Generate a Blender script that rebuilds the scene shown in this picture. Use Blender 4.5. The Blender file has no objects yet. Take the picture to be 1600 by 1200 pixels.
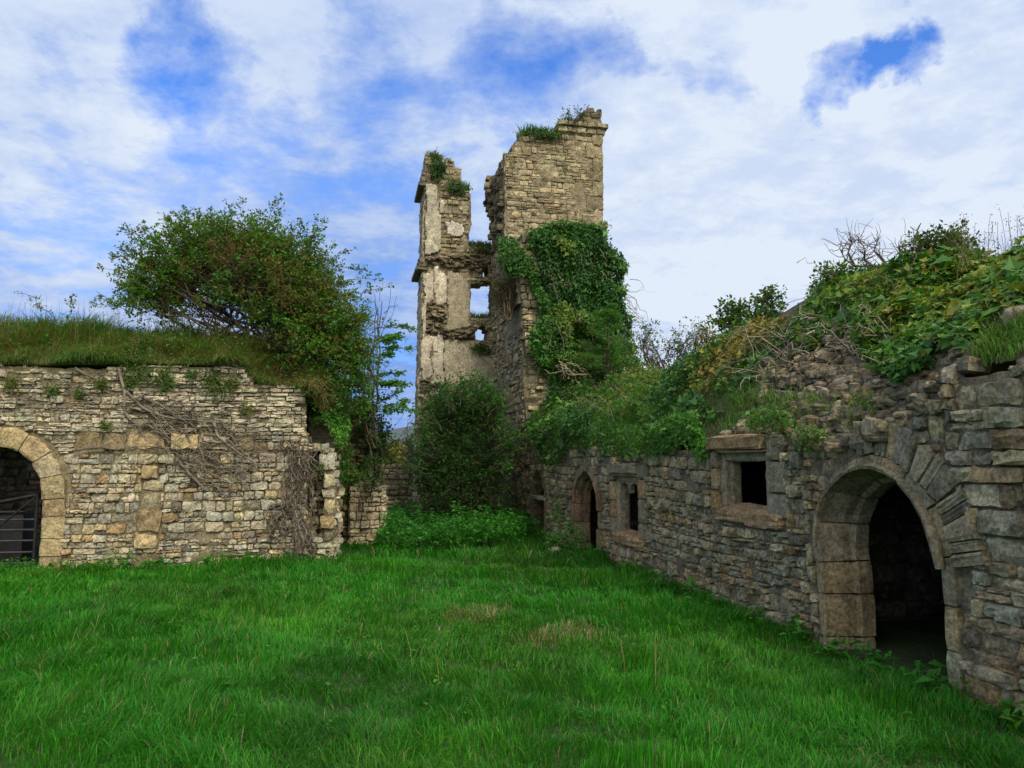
import bpy, math
import numpy as np

# ------------------------------------------------------------------ camera
H, FPX, CX, CY = 1.9, 1200.0, 800.0, 600.0
PITCH = math.atan(120 / FPX)
SP, CP = math.sin(PITCH), math.cos(PITCH)
scene = bpy.context.scene
COL = scene.collection
cam = bpy.data.cameras.new('camera')
cam.sensor_width = 36.0
cam.lens = 36.0 * FPX / 1600.0
cam.clip_start, cam.clip_end = 0.05, 3000
camo = bpy.data.objects.new('camera', cam)
camo.location = (0, 0, H)
camo.rotation_euler = (math.pi / 2 + PITCH, 0, 0)
COL.objects.link(camo)
scene.camera = camo

# ------------------------------------------------------------------ world and sun
SUN_EL, SUN_AZ = math.radians(44), math.radians(154)      # azimuth from +Y towards +X
scene.view_settings.view_transform = 'Standard'
scene.view_settings.look = 'None'
scene.view_settings.exposure = 0.0
scene.view_settings.gamma = 1.0

def ray(px, py):
    a, b = (px - CX) / FPX, (py - CY) / FPX
    return np.array([a, CP + b * SP, SP - b * CP])

def node(t, typ, **kw):
    n = t.nodes.new(typ)
    for k, v in kw.items():
        if k.startswith('i_'):
            n.inputs[k[2:]].default_value = v
        else:
            setattr(n, k, v)
    return n

def mth(t, op, a, b=None, c=None, clamp=False):
    n = t.nodes.new('ShaderNodeMath'); n.operation = op; n.use_clamp = clamp
    for i, v in enumerate((a, b, c)):
        if v is None: continue
        if isinstance(v, (int, float)): n.inputs[i].default_value = v
        else: t.links.new(v, n.inputs[i])
    return n.outputs[0]

def maprange(t, v, a, b, c=0.0, d=1.0, smooth=True):
    n = t.nodes.new('ShaderNodeMapRange')
    n.interpolation_type = 'SMOOTHSTEP' if smooth else 'LINEAR'
    t.links.new(v, n.inputs[0])
    for i, x in enumerate((a, b, c, d)): n.inputs[i + 1].default_value = x
    return n.outputs[0]

def mixcol(t, fac, a, b, mode='MIX'):
    n = t.nodes.new('ShaderNodeMix'); n.data_type = 'RGBA'; n.blend_type = mode
    for sock, v in ((n.inputs[0], fac), (n.inputs[6], a), (n.inputs[7], b)):
        if isinstance(v, (int, float)): sock.default_value = v
        elif isinstance(v, tuple): sock.default_value = v if len(v) == 4 else (*v, 1)
        else: t.links.new(v, sock)
    return n.outputs[2]

world = bpy.data.worlds.new("World"); scene.world = world
world.use_nodes = True
wt = world.node_tree; wt.nodes.clear()
sky = node(wt, 'ShaderNodeTexSky', sky_type='NISHITA', sun_disc=False,
           sun_elevation=SUN_EL, sun_rotation=SUN_AZ)
sky.air_density = 1.0; sky.dust_density = 0.2; sky.ozone_density = 3.0
tc = node(wt, 'ShaderNodeTexCoord')
sep = node(wt, 'ShaderNodeSeparateXYZ'); wt.links.new(tc.outputs['Generated'], sep.inputs[0])
zc = mth(wt, 'ADD', mth(wt, 'MAXIMUM', sep.outputs[2], 0.0), 0.16)
cb = node(wt, 'ShaderNodeCombineXYZ')
wt.links.new(mth(wt, 'DIVIDE', sep.outputs[0], zc), cb.inputs[0])
wt.links.new(mth(wt, 'DIVIDE', sep.outputs[1], zc), cb.inputs[1])
cb.inputs[2].default_value = 3.7
def wnoise(scale, detail, rough, dist=0.0):
    n = node(wt, 'ShaderNodeTexNoise'); n.inputs['Scale'].default_value = scale
    n.inputs['Detail'].default_value = detail; n.inputs['Roughness'].default_value = rough
    n.inputs['Distortion'].default_value = dist
    wt.links.new(cb.outputs[0], n.inputs['Vector']); return n.outputs[0]
n1, n2, n3 = wnoise(1.4, 9, 0.58, 0.25), wnoise(4.6, 9, 0.66, 0.2), wnoise(11.0, 7, 0.68)
cn = mth(wt, 'ADD', mth(wt, 'ADD', mth(wt, 'MULTIPLY', n1, 0.45), mth(wt, 'MULTIPLY', n2, 0.38)), mth(wt, 'MULTIPLY', n3, 0.17))
nv = node(wt, 'ShaderNodeTexNoise'); nv.inputs['Scale'].default_value = 9.0; nv.inputs['Detail'].default_value = 6; nv.inputs['Roughness'].default_value = .6
wt.links.new(tc.outputs['Generated'], nv.inputs['Vector'])
wv = node(wt, 'ShaderNodeVectorMath', operation='MULTIPLY_ADD'); wt.links.new(nv.outputs['Color'], wv.inputs[0])
wv.inputs[1].default_value = (.19, .19, .19); wt.links.new(tc.outputs['Generated'], wv.inputs[2])
wv2 = node(wt, 'ShaderNodeVectorMath', operation='SUBTRACT'); wt.links.new(wv.outputs[0], wv2.inputs[0]); wv2.inputs[1].default_value = (.095, .095, .095)
wv3 = node(wt, 'ShaderNodeVectorMath', operation='NORMALIZE'); wt.links.new(wv2.outputs[0], wv3.inputs[0])
def lobe(px, py, deg, w):
    d = ray(px, py); d /= np.linalg.norm(d)
    n = node(wt, 'ShaderNodeVectorMath', operation='DOT_PRODUCT')
    wt.links.new(wv3.outputs[0], n.inputs[0]); n.inputs[1].default_value = tuple(d)
    return mth(wt, 'MULTIPLY', maprange(wt, n.outputs['Value'], math.cos(math.radians(deg)), 1.0), w)
def lobes(lst):
    acc = None
    for l in lst:
        v = lobe(*l); acc = v if acc is None else mth(wt, 'ADD', acc, v)
    return acc
# openings in the cloud deck where the blue shows, by direction in the sky
holes = lobes([(270, 20, 4, .2), (300, 90, 5.0, .28), (250, 190, 4.0, .13), (370, 215, 5.0, .17), (560, 140, 4.5, .10), (660, 120, 5, .09),
               (800, 120, 5.5, .2), (840, 20, 5, .12), (950, 75, 3.6, .26), (1040, 100, 3.5, .12), (1120, 122, 4, .17),
               (1195, 115, 3.6, .16), (1290, 140, 3, .08), (1390, 106, 4.2, .40), (1430, 86, 3.6, .30), (1335, 128, 3.8, .28), (700, 60, 16, .03), (1250, 60, 16, .03), (1460, 60, 3, .06), (1250, 380, 24, -.3), (1500, 250, 14, -.12),
               (560, 20, 4, .1), (100, 370, 7, .05), (170, 340, 5, .04), (520, 220, 6, .08), (650, 210, 5, .1)])
cov = mth(wt, 'SUBTRACT', cn, mth(wt, 'MULTIPLY', holes, .62))
fac = maprange(wt, cov, 0.215, 0.49, smooth=False)
glow = lobes([(1270, 330, 32, .62), (40, 110, 18, .25), (220, 290, 12, .2), (1200, 60, 14, .12), (480, 60, 8, .15)])
dull = lobes([(620, 660, 16, .34), (1250, 80, 12, .12), (100, 430, 12, .10)])
shade = mth(wt, 'SUBTRACT', mth(wt, 'ADD', mth(wt, 'MULTIPLY', maprange(wt, cn, .40, .60), .5), mth(wt, 'ADD', glow, .10)), dull, clamp=True)
ccol = mixcol(wt, shade, (.21, .38, .82), (.76, .845, .97))
bgA = node(wt, 'ShaderNodeBackground'); bgA.inputs[1].default_value = 0.15
wt.links.new(mixcol(wt, 1.0, sky.outputs[0], (.55, .95, 1.6), 'MULTIPLY'), bgA.inputs[0])
# warm cloud glow added round the unseen sun, as fill from behind the camera
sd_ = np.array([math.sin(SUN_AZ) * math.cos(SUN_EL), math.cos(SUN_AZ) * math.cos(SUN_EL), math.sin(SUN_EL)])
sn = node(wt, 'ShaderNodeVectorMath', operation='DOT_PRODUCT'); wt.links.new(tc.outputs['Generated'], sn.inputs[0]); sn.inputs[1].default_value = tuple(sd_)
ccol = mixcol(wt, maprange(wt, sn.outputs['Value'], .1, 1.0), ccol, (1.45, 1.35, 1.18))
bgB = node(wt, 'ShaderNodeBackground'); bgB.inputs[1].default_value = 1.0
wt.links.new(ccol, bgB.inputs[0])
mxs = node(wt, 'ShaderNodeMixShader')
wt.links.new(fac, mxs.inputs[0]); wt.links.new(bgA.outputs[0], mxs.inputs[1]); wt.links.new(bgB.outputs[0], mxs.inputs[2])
wo = node(wt, 'ShaderNodeOutputWorld'); wt.links.new(mxs.outputs[0], wo.inputs[0])

sl = bpy.data.lights.new('sun', 'SUN'); sl.energy = 2.6; sl.angle = math.radians(16); sl.color = (1.0, 0.93, 0.80)
so = bpy.data.objects.new('sun', sl); COL.objects.link(so)
so.rotation_euler = (math.pi / 2 - SUN_EL, 0, math.pi - SUN_AZ)
so.location = (5, -10, 20)

# ------------------------------------------------------------------ helpers
rng = np.random.default_rng(11)
def U(a, b, n=None): return rng.uniform(a, b, n)
def gp(px, py, z=0.0):
    d = ray(px, py); t = (z - H) / d[2]; return np.array([0, 0, H]) + d * t
def at(px, py, Y):
    d = ray(px, py); return np.array([0, 0, H]) + d * (Y / d[1])
_wr = np.random.default_rng(5)
_WK = _wr.normal(size=(16, 3)); _WP = _wr.uniform(0, 6.28, 16)
def wn(p, scale=1.0, off=0.0):
    """smooth noise in about -1..1 from summed sines"""
    p = np.asarray(p, float) * scale
    return np.sin(p @ _WK.T[:p.shape[-1]] + _WP + off * 1.7).sum(-1) / 4.5
def pip(poly, s, z):
    poly = np.asarray(poly, float); inside = np.zeros(np.shape(s), bool)
    x0, y0 = poly[-1]
    for x1, y1 in poly:
        c = ((y1 > z) != (y0 > z))
        with np.errstate(divide='ignore', invalid='ignore'):
            xi = (x0 - x1) * (z - y1) / (y0 - y1) + x1
        inside ^= c & (s < xi)
        x0, y0 = x1, y1
    return inside
class Frame:
    def __init__(self, O, u, n):
        self.O = np.array([O[0], O[1], 0.0]); self.u = np.array([*u, 0.0]); self.n = np.array([*n, 0.0])
    def P(self, s, z, d=0.0):
        s, z, d = np.broadcast_arrays(np.asarray(s, float), np.asarray(z, float), np.asarray(d, float))
        p = self.O + s[..., None] * self.u + d[..., None] * self.n
        p[..., 2] = z; return p
    def W(self, px, py, d=0.0):
        r = ray(px, py); O = self.O + self.n * d; c = np.array([0, 0, H])
        t = ((O - c) @ self.n) / (r @ self.n); p = c + r * t
        return float((p - O) @ self.u), float(p[2])
    def poly(self, pts, d=0.0): return np.array([self.W(x, y, d) for x, y in pts])

class MB:
    def __init__(self): self.V, self.F, self.C, self.n = [], [], [], 0
    def add(self, V, F, C):
        V = np.asarray(V, float).reshape(-1, 3); F = np.asarray(F, int)
        C = np.asarray(C, float)
        if C.ndim == 1: C = np.tile(C[:3], (len(V), 1))
        self.V.append(V); self.F.append(F + self.n); self.C.append(C[:, :3]); self.n += len(V)
    def build(self, name, mat, parent=None, smooth=True):
        V = np.concatenate(self.V); C = np.concatenate(self.C)
        if parent is not None: V = V - ROOT[parent.name]
        me = bpy.data.meshes.new(name)
        me.vertices.add(len(V)); me.vertices.foreach_set('co', V.astype(np.float32).ravel())
        li = np.concatenate([f.ravel() for f in self.F]).astype(np.int32)
        cnt = np.concatenate([np.full(len(f), f.shape[1]) for f in self.F])
        st = np.concatenate([[0], np.cumsum(cnt)[:-1]]).astype(np.int32)
        me.loops.add(len(li)); me.loops.foreach_set('vertex_index', li)
        me.polygons.add(len(st)); me.polygons.foreach_set('loop_start', st)
        me.update(calc_edges=True); me.validate()
        me.polygons.foreach_set('use_smooth', np.full(len(me.polygons), smooth))
        at_ = me.attributes.new('col', 'FLOAT_COLOR', 'POINT')
        at_.data.foreach_set('color', np.c_[C, np.ones(len(C))].astype(np.float32).ravel())
        me.materials.append(mat)
        o = bpy.data.objects.new(name, me); COL.objects.link(o)
        if parent is not None: o.parent = parent; ROOT[o.name] = ROOT[parent.name]
        else: ROOT[o.name] = np.zeros(3)
        return o
ROOT = {}
def thing(name, label, cat, loc, group=None):
    o = bpy.data.objects.new(name, None); COL.objects.link(o); o.location = tuple(loc)
    o.empty_display_size = .2
    ROOT[o.name] = np.array(loc, float); return tag(o, label, cat, group)
def tag(o, label, cat, group=None, kind=None):
    o['label'] = label; o['category'] = cat
    if group: o['group'] = group
    if kind: o['kind'] = kind
    return o
def mono(mb, name, mat, label, cat, group=None, kind=None, smooth=True):
    """one-mesh thing with its origin at its own base"""
    V = np.concatenate(mb.V); base = np.array([V[:, 0].mean(), V[:, 1].mean(), V[:, 2].min()])
    mb.V = [v - base for v in mb.V]
    o = mb.build(name, mat, None, smooth); o.location = tuple(base); ROOT[o.name] = base
    return tag(o, label, cat, group, kind)

# ------------------------------------------------------------------ materials
def stone_mat(name, bump=0.6, lichen=(.42, .42, .34), lich=.35, dark=.45, scale=1.0, tint=None):
    m = bpy.data.materials.new(name); m.use_nodes = True; t = m.node_tree; t.nodes.clear()
    tcn = node(t, 'ShaderNodeTexCoord')
    def nz(s, d=5, r=.6, dist=0.0):
        n = node(t, 'ShaderNodeTexNoise'); n.inputs['Scale'].default_value = s * scale
        n.inputs['Detail'].default_value = d; n.inputs['Roughness'].default_value = r; n.inputs['Distortion'].default_value = dist
        t.links.new(tcn.outputs['Object'], n.inputs['Vector']); return n.outputs[0]
    a = node(t, 'ShaderNodeAttribute', attribute_name='col')
    big, mid, fine, grit = nz(.9, 4), nz(5, 6, .65), nz(26, 6, .7), nz(95, 3, .7)
    c = mixcol(t, 1.0, a.outputs['Color'], mixcol(t, maprange(t, mid, .3, .7), (.62, .60, .58), (1.25, 1.22, 1.15)), 'MULTIPLY')
    c = mixcol(t, 1.0, c, mixcol(t, maprange(t, fine, .32, .68), (.48, .47, .45), (1.32, 1.3, 1.24)), 'MULTIPLY')
    lf = mth(t, 'MULTIPLY', maprange(t, nz(9, 6, .75, .6), .56, .66), lich)
    c = mixcol(t, lf, c, lichen)
    df = mth(t, 'MULTIPLY', maprange(t, nz(2.4, 6, .75, .4), .55, .72), dark)
    c = mixcol(t, df, c, (.055, .05, .04))
    b = node(t, 'ShaderNodeBsdfPrincipled'); b.inputs['Roughness'].default_value = .93
    b.inputs['Specular IOR Level'].default_value = .2
    t.links.new(c, b.inputs['Base Color'])
    hgt = mth(t, 'ADD', mth(t, 'ADD', mth(t, 'MULTIPLY', mid, .6), mth(t, 'MULTIPLY', fine, .45)), mth(t, 'MULTIPLY', grit, .14))
    bp = node(t, 'ShaderNodeBump'); bp.inputs['Strength'].default_value = bump; bp.inputs['Distance'].default_value = .035
    t.links.new(hgt, bp.inputs['Height']); t.links.new(bp.outputs[0], b.inputs['Normal'])
    o = node(t, 'ShaderNodeOutputMaterial'); t.links.new(b.outputs[0], o.inputs[0]); return m
def leaf_mat(name, transl=.38, rough=.55, spec=.3):
    m = bpy.data.materials.new(name); m.use_nodes = True; t = m.node_tree; t.nodes.clear()
    a = node(t, 'ShaderNodeAttribute', attribute_name='col')
    b = node(t, 'ShaderNodeBsdfPrincipled'); b.inputs['Roughness'].default_value = rough
    b.inputs['Specular IOR Level'].default_value = spec
    t.links.new(a.outputs['Color'], b.inputs['Base Color'])
    tr = node(t, 'ShaderNodeBsdfTranslucent')
    t.links.new(mixcol(t, 1.0, a.outputs['Color'], (1.5, 1.5, .8), 'MULTIPLY'), tr.inputs[0])
    mx = node(t, 'ShaderNodeMixShader'); mx.inputs[0].default_value = transl
    t.links.new(b.outputs[0], mx.inputs[1]); t.links.new(tr.outputs[0], mx.inputs[2])
    o = node(t, 'ShaderNodeOutputMaterial'); t.links.new(mx.outputs[0], o.inputs[0]); return m
def plain_mat(name, rough=.8, metal=0.0, bump=.3, scale=30, spec=.3):
    m = bpy.data.materials.new(name); m.use_nodes = True; t = m.node_tree; t.nodes.clear()
    tcn = node(t, 'ShaderNodeTexCoord'); a = node(t, 'ShaderNodeAttribute', attribute_name='col')
    n = node(t, 'ShaderNodeTexNoise'); n.inputs['Scale'].default_value = scale; n.inputs['Detail'].default_value = 6
    t.links.new(tcn.outputs['Object'], n.inputs['Vector'])
    n2_ = node(t, 'ShaderNodeTexNoise'); n2_.inputs['Scale'].default_value = scale * .12; n2_.inputs['Detail'].default_value = 5
    t.links.new(tcn.outputs['Object'], n2_.inputs['Vector'])
    c = mixcol(t, 1.0, a.outputs['Color'], mixcol(t, maprange(t, n.outputs[0], .3, .7), (.65, .65, .65), (1.3, 1.3, 1.3)), 'MULTIPLY')
    c = mixcol(t, 1.0, c, mixcol(t, maprange(t, n2_.outputs[0], .3, .7), (.7, .68, .64), (1.2, 1.2, 1.2)), 'MULTIPLY')
    b = node(t, 'ShaderNodeBsdfPrincipled'); b.inputs['Roughness'].default_value = rough; b.inputs['Metallic'].default_value = metal
    b.inputs['Specular IOR Level'].default_value = spec
    t.links.new(c, b.inputs['Base Color'])
    bp = node(t, 'ShaderNodeBump'); bp.inputs['Strength'].default_value = bump; bp.inputs['Distance'].default_value = .03
    t.links.new(n.outputs[0], bp.inputs['Height']); t.links.new(bp.outputs[0], b.inputs['Normal'])
    o = node(t, 'ShaderNodeOutputMaterial'); t.links.new(b.outputs[0], o.inputs[0]); return m

M_WARM = stone_mat('warm_rubble', .7, (.52, .52, .44), .45, .28)
M_GREY = stone_mat('grey_rubble', .8, (.36, .38, .33), .45, .5)
M_DRESS = stone_mat('dressed_sandstone', .85, (.40, .41, .33), .45, .6)
M_TOWER = stone_mat('tower_masonry', .8, (.38, .36, .27), .35, .5)
M_PLASTER = stone_mat('old_plaster', .3, (.5, .48, .42), .5, .55, .8)
M_MORTAR = stone_mat('mortar', .9, (.2, .19, .15), .3, .5)
M_EARTH = plain_mat('earth', .95, 0, .8, 22)
M_BARK = plain_mat('bark', .9, 0, .6, 40)
M_LEAF = leaf_mat('leaves')
M_IVY = leaf_mat('ivy_leaves', .25, .5, .3)
M_GRASS = leaf_mat('grass_blades', .35, .55, .25)
M_DRY = leaf_mat('dry_stems', .2, .8, .1)
M_METAL = plain_mat('black_painted_metal', .5, .2, .1, 60, .4)
M_WOOD = plain_mat('old_timber', .85, 0, .5, 25)

# ------------------------------------------------------------------ masonry
def pick(pal, n, var=.16):
    pal = np.asarray(pal, float)
    w = pal[:, 3] if pal.shape[1] > 3 else np.ones(len(pal))
    c = pal[rng.choice(len(pal), n, p=w / w.sum()), :3]
    return np.clip(c * .84 * rng.normal(1, var, (n, 1)) * rng.normal(1, .022, (n, 3)), .01, .9)
_ta = np.array([-1, -.95, -.6, -.2, .2, .6, .95, 1.0]); _tb = np.array([-1, -.9, -.35, .35, .9, 1.0])
_TA, _TB = [g.ravel() for g in np.meshgrid(_ta, _tb, indexing='ij')]
_tq = np.array([[i * 6 + j, (i + 1) * 6 + j, (i + 1) * 6 + j + 1, i * 6 + j + 1] for i in range(7) for j in range(5)])
_TO = (np.abs(_TA) > .99) | (np.abs(_TB) > .99)
_TR = ((np.abs(_TA) > .9) | (np.abs(_TB) > .85)) & ~_TO
def put_stones(mb, fr, rects, pal, d0=0.0, prot=.022, gap=.006, back=.09, rough=.009, rnd=.10, tilt=.07, wob=None, col=None, var=.16):
    r = np.asarray(rects, float).reshape(-1, 4); n = len(r)
    if n == 0: return
    cs, cz = (r[:, 0] + r[:, 1]) / 2, (r[:, 2] + r[:, 3]) / 2
    hw, hh = np.maximum((r[:, 1] - r[:, 0]) / 2 - gap, .012), np.maximum((r[:, 3] - r[:, 2]) / 2 - gap, .008)
    a, b = np.tile(_TA, (n, 1)), np.tile(_TB, (n, 1))
    r1, r2 = np.abs(rng.normal(0, rnd, (n, 1))), np.abs(rng.normal(0, rnd, (n, 1)))
    a2 = a * (1 - np.minimum(r1 * .6, .2) * np.abs(b) ** 4); b2 = b * (1 - np.minimum(r2 * .6, .2) * np.abs(a) ** 4)
    a2 = a2 * (1 + rng.normal(0, .05, (n, 1)) * b); b2 = b2 * (1 + rng.normal(0, .09, (n, 1)) * a) + rng.normal(0, tilt, (n, 1)) * a
    mn = np.minimum(hw, hh)[:, None]
    ds = hw[:, None] * a2 + rng.normal(0, .07, a.shape) * mn
    dz = hh[:, None] * b2 + rng.normal(0, .09, a.shape) * mn
    dd = d0 + rng.normal(0, prot, (n, 1)) + rng.normal(0, .08, (n, 1)) * a * np.minimum(mn, .1) + rng.normal(0, .12, (n, 1)) * b * np.minimum(mn, .1)
    dd = dd + np.minimum(mn, .12) * .10 * (1 - a ** 2 * .6) * (1 - b ** 2 * .6) + rng.normal(0, rough, a.shape)
    dd = np.where(_TR, dd - np.minimum(mn * .14, .009) * rng.uniform(.2, 1.6, a.shape), dd)
    dd = np.where(_TO, d0 - back, dd)
    S, Z = cs[:, None] + ds, cz[:, None] + dz
    if wob is not None: Z = Z + wob(S)
    V = fr.P(S, Z, dd)
    F = (_tq[None] + (np.arange(n) * 48)[:, None, None]).reshape(-1, 4)
    if np.cross(fr.u, [0, 0, 1.]) @ fr.n < 0: F = F[:, ::-1]
    C = pick(pal, n, var) if col is None else col
    mb.add(V, F, np.repeat(C, 48, 0))
def lay(mask, smin, smax, z0, z1, hr, lr, split=.25, holes=(), stack=.08):
    """rows of stones (s0,s1,z0,z1) where mask(s,z) holds"""
    out = []; z = z0
    while z < z1:
        h = rng.uniform(*hr); s = smin - rng.uniform(0, lr[1])
        while s < smax:
            l = rng.uniform(*lr) * (.7 + .5 * rng.random())
            subs = [(s, s + l, z, z + h)]
            q = rng.random()
            if q < split and h > .075:
                k = rng.uniform(.35, .65) * h; subs = [(s, s + l, z, z + k), (s, s + l, z + k, z + h)]
                if l > .2:
                    m_ = s + l * rng.uniform(.35, .65)
                    subs = [(s, s + l, z, z + k), (s, m_, z + k, z + h), (m_, s + l, z + k, z + h)]
            for (a, b, c, d) in subs:
                ss = np.linspace(a, b, 15); ok = mask(ss, np.full(15, (c + d) / 2))
                if not ok.any(): continue
                idx = np.flatnonzero(ok); run = np.split(idx, np.flatnonzero(np.diff(idx) > 1) + 1); run = max(run, key=len)
                if len(run) < 2 or ss[run[-1]] - ss[run[0]] < .035: continue
                out.append((ss[run[0]], ss[run[-1]], c, d))
            s += l
        z += h
    return out
def slab(mb, fr, mask, box, cell, d0, thick, noise=.015, col=(.15, .14, .11), nscale=3.0):
    s0, s1, z0, z1 = box
    ns, nz_ = max(2, int((s1 - s0) / cell)), max(2, int((z1 - z0) / cell))
    S = np.linspace(s0, s1, ns + 1); Z = np.linspace(z0, z1, nz_ + 1)
    cs, cz = np.meshgrid((S[:-1] + S[1:]) / 2, (Z[:-1] + Z[1:]) / 2, indexing='ij')
    M = mask(cs, cz)
    gs, gz = np.meshgrid(S, Z, indexing='ij')
    gs = gs + rng.normal(0, cell * .18, gs.shape); gz = gz + rng.normal(0, cell * .18, gz.shape)
    dn = d0 + noise * wn(np.stack([gs, gz], -1), nscale) + rng.normal(0, noise * .35, gs.shape)
    fv = fr.P(gs, gz, dn).reshape(-1, 3); bv = fr.P(gs, gz, np.full(gs.shape, d0 - thick)).reshape(-1, 3)
    N = len(fv); I, J = np.nonzero(M); w = nz_ + 1
    i00, i10, i11, i01 = I * w + J, (I + 1) * w + J, (I + 1) * w + J + 1, I * w + J + 1
    F = [np.c_[i00, i10, i11, i01], np.c_[i01, i11, i10, i00] + N]
    Mp = np.pad(M, 1)
    for (di, dj, p, q) in ((-1, 0, i01, i00), (1, 0, i10, i11), (0, -1, i00, i10), (0, 1, i11, i01)):
        e = ~Mp[I + 1 + di, J + 1 + dj]; F.append(np.c_[q[e], p[e], p[e] + N, q[e] + N])
    F = np.concatenate(F)
    if np.cross(fr.u, [0, 0, 1.]) @ fr.n < 0: F = F[:, ::-1]
    c = np.asarray(col) * (1 + .25 * wn(np.concatenate([fv, bv]), 2.1)[:, None])
    mb.add(np.concatenate([fv, bv]), F, np.clip(c, .01, .9))
def sweep(mb, fr, path, prof, lens, pal, jit=.008, gap=.007, start=0.0):
    """dressed stones along a path (s,z); prof = [(outward, depth)...] closed loop"""
    path = np.asarray(path, float); seg = np.r_[0, np.cumsum(np.linalg.norm(np.diff(path, axis=0), axis=1))]
    tot = seg[-1]; prof = np.asarray(prof, float); x = start
    cen = path.mean(0)
    def pt(q):
        p = np.c_[np.interp(q, seg, path[:, 0]), np.interp(q, seg, path[:, 1])]
        e = .04
        a = np.c_[np.interp(q + e, seg, path[:, 0]), np.interp(q + e, seg, path[:, 1])]
        b = np.c_[np.interp(q - e, seg, path[:, 0]), np.interp(q - e, seg, path[:, 1])]
        t = a - b; t /= np.maximum(np.linalg.norm(t, axis=1), 1e-6)[:, None]
        nn = np.c_[-t[:, 1], t[:, 0]]
        return p, nn
    pm, nm = pt(np.array([tot / 2])); sg = 1.0 if ((pm[0] - cen) @ nm[0]) > 0 else -1.0
    k = 0
    while x < tot - .01:
        l = rng.uniform(*lens) if np.ndim(lens) == 1 else lens[k % len(lens)]
        x1 = min(x + l, tot); 
        if tot - x1 < .07: x1 = tot
        q = np.linspace(x + gap, x1 - gap, 5); p, nn = pt(q); nn = nn * sg
        c = pick(pal, 1, .1)[0]; js, jd = rng.normal(0, jit), rng.normal(0, jit)
        m = len(prof); rows = []
        for i in range(5):
            pr = prof + rng.normal(0, jit * .35, prof.shape)
            if i in (0, 4): pr = pr - np.sign(prof - prof.mean(0)) * .006
            off = np.where(prof[:, 0] > prof[:, 0].max() - 1e-4, pr[:, 0] + rng.uniform(-.3, .3) * .06, pr[:, 0]) + js * .5
            rows.append(fr.P(p[i, 0] + nn[i, 0] * off, p[i, 1] + nn[i, 1] * off, pr[:, 1] + jd))
        V = np.concatenate(rows); F = []
        for i in range(4):
            for j in range(m):
                j2 = (j + 1) % m; F.append([i * m + j, i * m + j2, (i + 1) * m + j2, (i + 1) * m + j])
        mb.add(V, F, c)
        for rr, rev in ((rows[0], False), (rows[4], True)):
            cc = rr.mean(0); Vc = np.concatenate([rr, [cc]])
            T = [[j, (j + 1) % m, m] if not rev else [(j + 1) % m, j, m] for j in range(m)]
            mb.add(Vc, np.array(T), c)
        x = x1; k += 1
def blocky(mb, fr, s0, s1, z0, z1, d0, d1, col, jit=.008, sub=4, top_slope=0.0):
    """a worn block between depths d0 (back) and d1 (front)"""
    g = np.linspace(-1, 1, sub + 1)
    def axis(x): return np.sign(x) * (np.abs(x) ** .75 if sub > 2 else np.abs(x))
    F = []; V = []; base = 0
    for ax in range(3):
        for sg in (-1, 1):
            A, B = np.meshgrid(g, g, indexing='ij'); q = np.zeros(A.shape + (3,))
            q[..., ax] = sg; q[..., (ax + 1) % 3] = axis(A); q[..., (ax + 2) % 3] = axis(B); V.append(q.reshape(-1, 3))
            w = sub + 1
            for i in range(sub):
                for j in range(sub):
                    f = [base + i * w + j, base + (i + 1) * w + j, base + (i + 1) * w + j + 1, base + i * w + j + 1]
                    F.append(f if sg > 0 else f[::-1])
            base += w * w
    V = np.concatenate(V)
    edge = (np.abs(V) > .98).sum(1)
    hw = np.array([(s1 - s0) / 2, (z1 - z0) / 2, (d1 - d0) / 2])
    sh = np.where(edge >= 2, .012, 0.0)[:, None]
    L = V * np.maximum(hw - sh, .3 * hw)
    key = np.round(V * 100).astype(int)
    L = L + jit * np.stack([wn(V * 3.1, 1.3, o + s0 * 7 + z0 * 3) for o in (1, 5, 9)], -1)
    s, z, d = L[:, 0] + (s0 + s1) / 2, L[:, 1] + (z0 + z1) / 2, L[:, 2] + (d0 + d1) / 2
    z = z - top_slope * (d - d0) * (V[:, 1] > .2)
    F = np.array(F)
    if np.cross(fr.u, [0, 0, 1.]) @ fr.n < 0: F = F[:, ::-1]
    mb.add(fr.P(s, z, d), F, col)
def boulders(mb, cen, size, pal, sq=.55, nlat=7, nlon=10, flat=(1, 1, .7)):
    cen = np.asarray(cen, float).reshape(-1, 3); n = len(cen); size = np.broadcast_to(size, n)
    la = np.linspace(-math.pi / 2, math.pi / 2, nlat); lo = np.linspace(0, 2 * math.pi, nlon, endpoint=False)
    A, B = np.meshgrid(la, lo, indexing='ij'); p = np.stack([np.cos(A) * np.cos(B), np.cos(A) * np.sin(B), np.sin(A)], -1).reshape(-1, 3)
    p = np.sign(p) * np.abs(p) ** sq
    F = np.array([[i * nlon + j, i * nlon + (j + 1) % nlon, (i + 1) * nlon + (j + 1) % nlon, (i + 1) * nlon + j] for i in range(nlat - 1) for j in range(nlon)])
    for k in range(n):
        q = p * np.array(flat) * rng.uniform(.65, 1.3, 3) * size[k]
        q = q * (1 + .13 * wn(p * 2.2 + rng.uniform(0, 9, 3), 1.0))[:, None] + rng.normal(0, .03, p.shape) * size[k]
        e = rng.normal(0, .3, 2); a = rng.uniform(0, 6.28)
        R = np.array([[math.cos(a), -math.sin(a), 0], [math.sin(a), math.cos(a), 0], [0, 0, 1]]) @ \
            np.array([[1, 0, 0], [0, math.cos(e[0]), -math.sin(e[0])], [0, math.sin(e[0]), math.cos(e[0])]])
        mb.add(q @ R.T + cen[k], F, pick(pal, 1)[0])

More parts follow.
